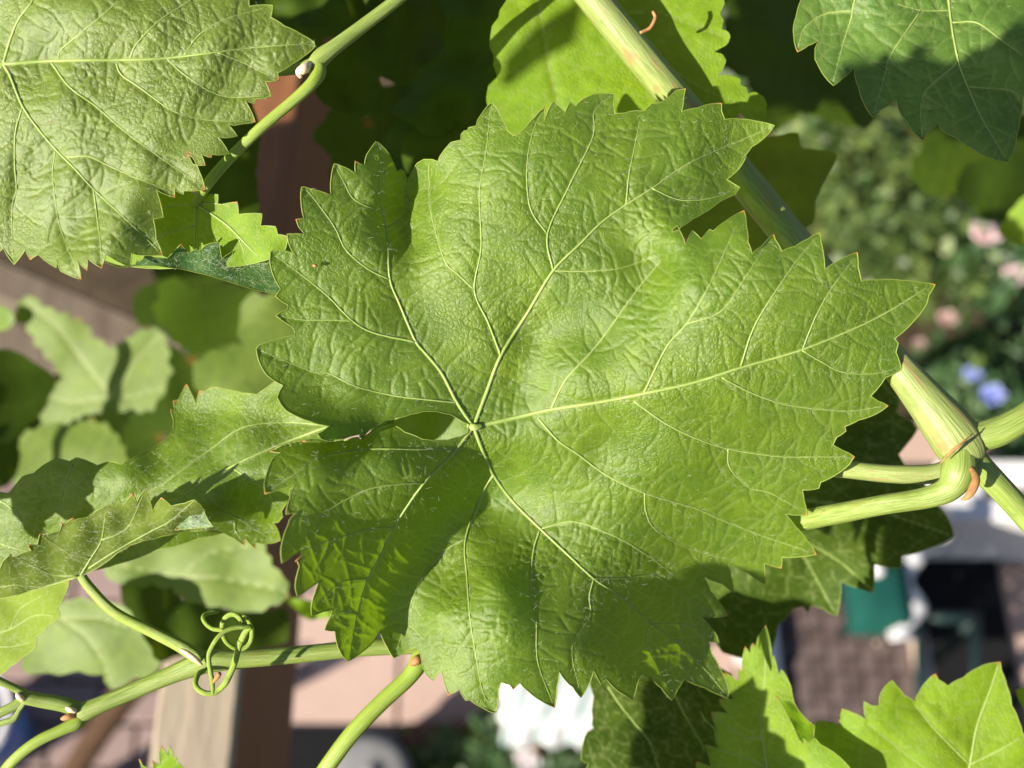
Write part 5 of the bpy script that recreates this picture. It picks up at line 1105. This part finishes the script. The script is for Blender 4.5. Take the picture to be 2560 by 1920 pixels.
tube('dry_tendril', [(1600, 82, 0.3153, 4), (1625, 70, 0.3157, 5), (1638, 45, 0.3160, 5), (1632, 28, 0.3160, 4)], M['bud'], cane_, 7, 6)

# shoot along the bottom left
s3 = thing('vine_shoot', 'green shoot along the lower left with the curling tendril', 'vine shoot', pt(510, 1655, .315))
sh_b = tube('shoot', [(1250, 1590, .330, 22), (1120, 1612, .326, 22), (1040, 1612, .323, 22), (900, 1620, .320, 21), (760, 1634, .318, 21), (620, 1646, .316, 23), (535, 1652, .315, 27), (490, 1662, .315, 27), (420, 1690, .315, 22), (330, 1728, .315, 21), (250, 1762, .314, 21), (205, 1782, .314, 25), (180, 1792, .314, 18)], M['shoot'], s3, 18, 8, ridges=9)
tube('side_shoot', [(205, 1778, .314, 18), (160, 1762, .313, 19), (105, 1752, .312, 18), (62, 1742, .311, 17), (50, 1730, .311, 13)], M['shoot'], s3, 14, 7, ridges=7)
tube('side_shoot', [(62, 1738, .311, 14), (40, 1722, .3105, 10), (-10, 1698, .309, 10), (-90, 1660, .308, 10)], M['shoot'], s3, 12, 6)
tube('leaf_stalk', [(66, 1748, .311, 8), (50, 1772, .311, 6), (36, 1796, .311, 8), (10, 1806, .311, 8), (-60, 1830, .312, 7)], M['shoot'], s3, 10, 6)
tube('leaf_stalk', [(60, 1745, .312, 13), (40, 1762, .3115, 13), (0, 1782, .311, 12), (-80, 1820, .311, 12)], M['shoot'], s3, 12, 6)
tube('leaf_stalk', [(205, 1785, .314, 18), (190, 1806, .313, 19), (160, 1822, .312, 15), (100, 1850, .311, 14), (50, 1886, .311, 14), (10, 1930, .312, 14), (-20, 1990, .313, 14)], M['petiole'], s3, 14, 8, ridges=7)
tube('leaf_stalk', [(1060, 1608, .325, 22), (1050, 1650, .322, 24), (1020, 1695, .321, 21), (960, 1750, .320, 21), (890, 1822, .319, 21), (830, 1900, .319, 21), (770, 1990, .320, 21)], M['petiole'], s3, 16, 8, ridges=0)
tube('scar', [(505, 1662, .3112, 3), (488, 1648, .3105, 8), (466, 1632, .3105, 7), (450, 1624, .3108, 4)], M['scar'], sh_b, 8, 5)
tube('scar', [(190, 1778, .3115, 6), (176, 1774, .3108, 8), (165, 1770, .311, 4)], M['scar'], sh_b, 8, 4)
tube('bud', [(190, 1790, .312, 6), (172, 1792, .311, 8), (160, 1796, .311, 7), (152, 1797, .311, 3)], M['bud'], sh_b, 8, 4)
tube('scar', [(60, 1750, .3095, 5), (48, 1742, .309, 8), (42, 1735, .3095, 4)], M['scar'], sh_b, 8, 4)
tube('bud', [(1052, 1640, .3205, 7), (1043, 1650, .319, 12), (1032, 1658, .319, 9), (1024, 1660, .319, 4)], M['bud'], sh_b, 8, 4)
td = 'petiole'
tube('tendril', [(a, b, c, r_) for (a, b), c, r_ in zip(K('W', [(420, 1040), (340, 1090), (295, 1180), (290, 1260), (340, 1330), (420, 1375), (500, 1385), (580, 1370), (660, 1310), (740, 1220), (800, 1100), (850, 980), (890, 850), (930, 700), (960, 600)]),
     [.312, .310, .308, .307, .306, .305, .305, .305, .305, .304, .304, .303, .302, .3015, .301], [6, 7, 7, 7, 7, 7, 7, 7, 7.5, 8, 8, 8, 8, 8, 9.5])], M[td], s3, 10, 6)
ten = tube('tendril', [(a, b, c, r_) for (a, b), c, r_ in zip(K('W', [(975, 590), (1010, 520), (1050, 450), (1105, 395), (1000, 400), (900, 405), (800, 430), (700, 480), (610, 570), (540, 680), (490, 800), (490, 930), (510, 1050), (535, 1180), (545, 1280), (545, 1385)]),
     [.301, .3005, .300, .299, .298, .2975, .297, .2965, .296, .296, .296, .296, .2965, .297, .298, .299], [9.5, 8.5, 7.5, 6, 6, 6, 6, 6, 6, 6, 6, 6, 6, 6, 5.5, 4])], M[td], s3, 10, 6)
tube('tendril', [(a, b, c, r_) for (a, b), c, r_ in zip(K('W', [(985, 590), (990, 480), (985, 380), (950, 280), (880, 220), (810, 215), (740, 255), (695, 330), (685, 420), (700, 530), (740, 610), (800, 670), (880, 715), (980, 725), (1060, 680), (1110, 600), (1125, 500), (1120, 420), (1085, 330), (1040, 260), (985, 235)]),
     [.301, .301, .301, .301, .3015, .302, .3025, .303, .3035, .304, .3045, .305, .3055, .306, .306, .306, .3055, .305, .3045, .304, .304], [8, 7, 6.5, 6.5, 6.5, 6.5, 6.5, 6.5, 6, 6, 6, 6, 6, 6, 6, 6, 6, 6, 5.5, 5, 4])], M[td], s3, 10, 6)
tube('tendril', [(a, b, c, r_) for (a, b), c, r_ in zip(K('W', [(700, 445), (620, 440), (540, 425), (460, 370), (405, 290), (410, 235), (470, 195), (560, 170), (630, 155)]),
     [.297, .298, .299, .300, .301, .302, .303, .304, .305], [5, 5.5, 5.5, 5.5, 5.5, 5.5, 5.5, 6.5, 6])], M[td], s3, 9, 6)
tube('tendril_knob', [(a, b, c, r_) for (a, b), c, r_ in zip(K('W', [(550, 1220), (590, 1170), (625, 1120), (645, 1090)]), [.297, .2965, .296, .2955], [3, 5, 6.5, 5.5])], M['bud'], ten, 8, 4)

# a crumb of dry petal lying on the left lobe
cp = pt(np.array([787.0]), np.array([664.0]), np.array([0.2985 - float(H1(np.array([[787.0, 664.0]]))[0]) * .001]))[0]
V, F = rock(random.Random(5), cp, .0007, .0004, .0004, 4)
tag(obj('petal_crumb', V, F, M['bud'], None, loc=cp), 'tiny orange brown crumb lying on the left lobe of the central leaf', 'crumb')

for o in bpy.data.objects:
    if '_base' in o: del o['_base']
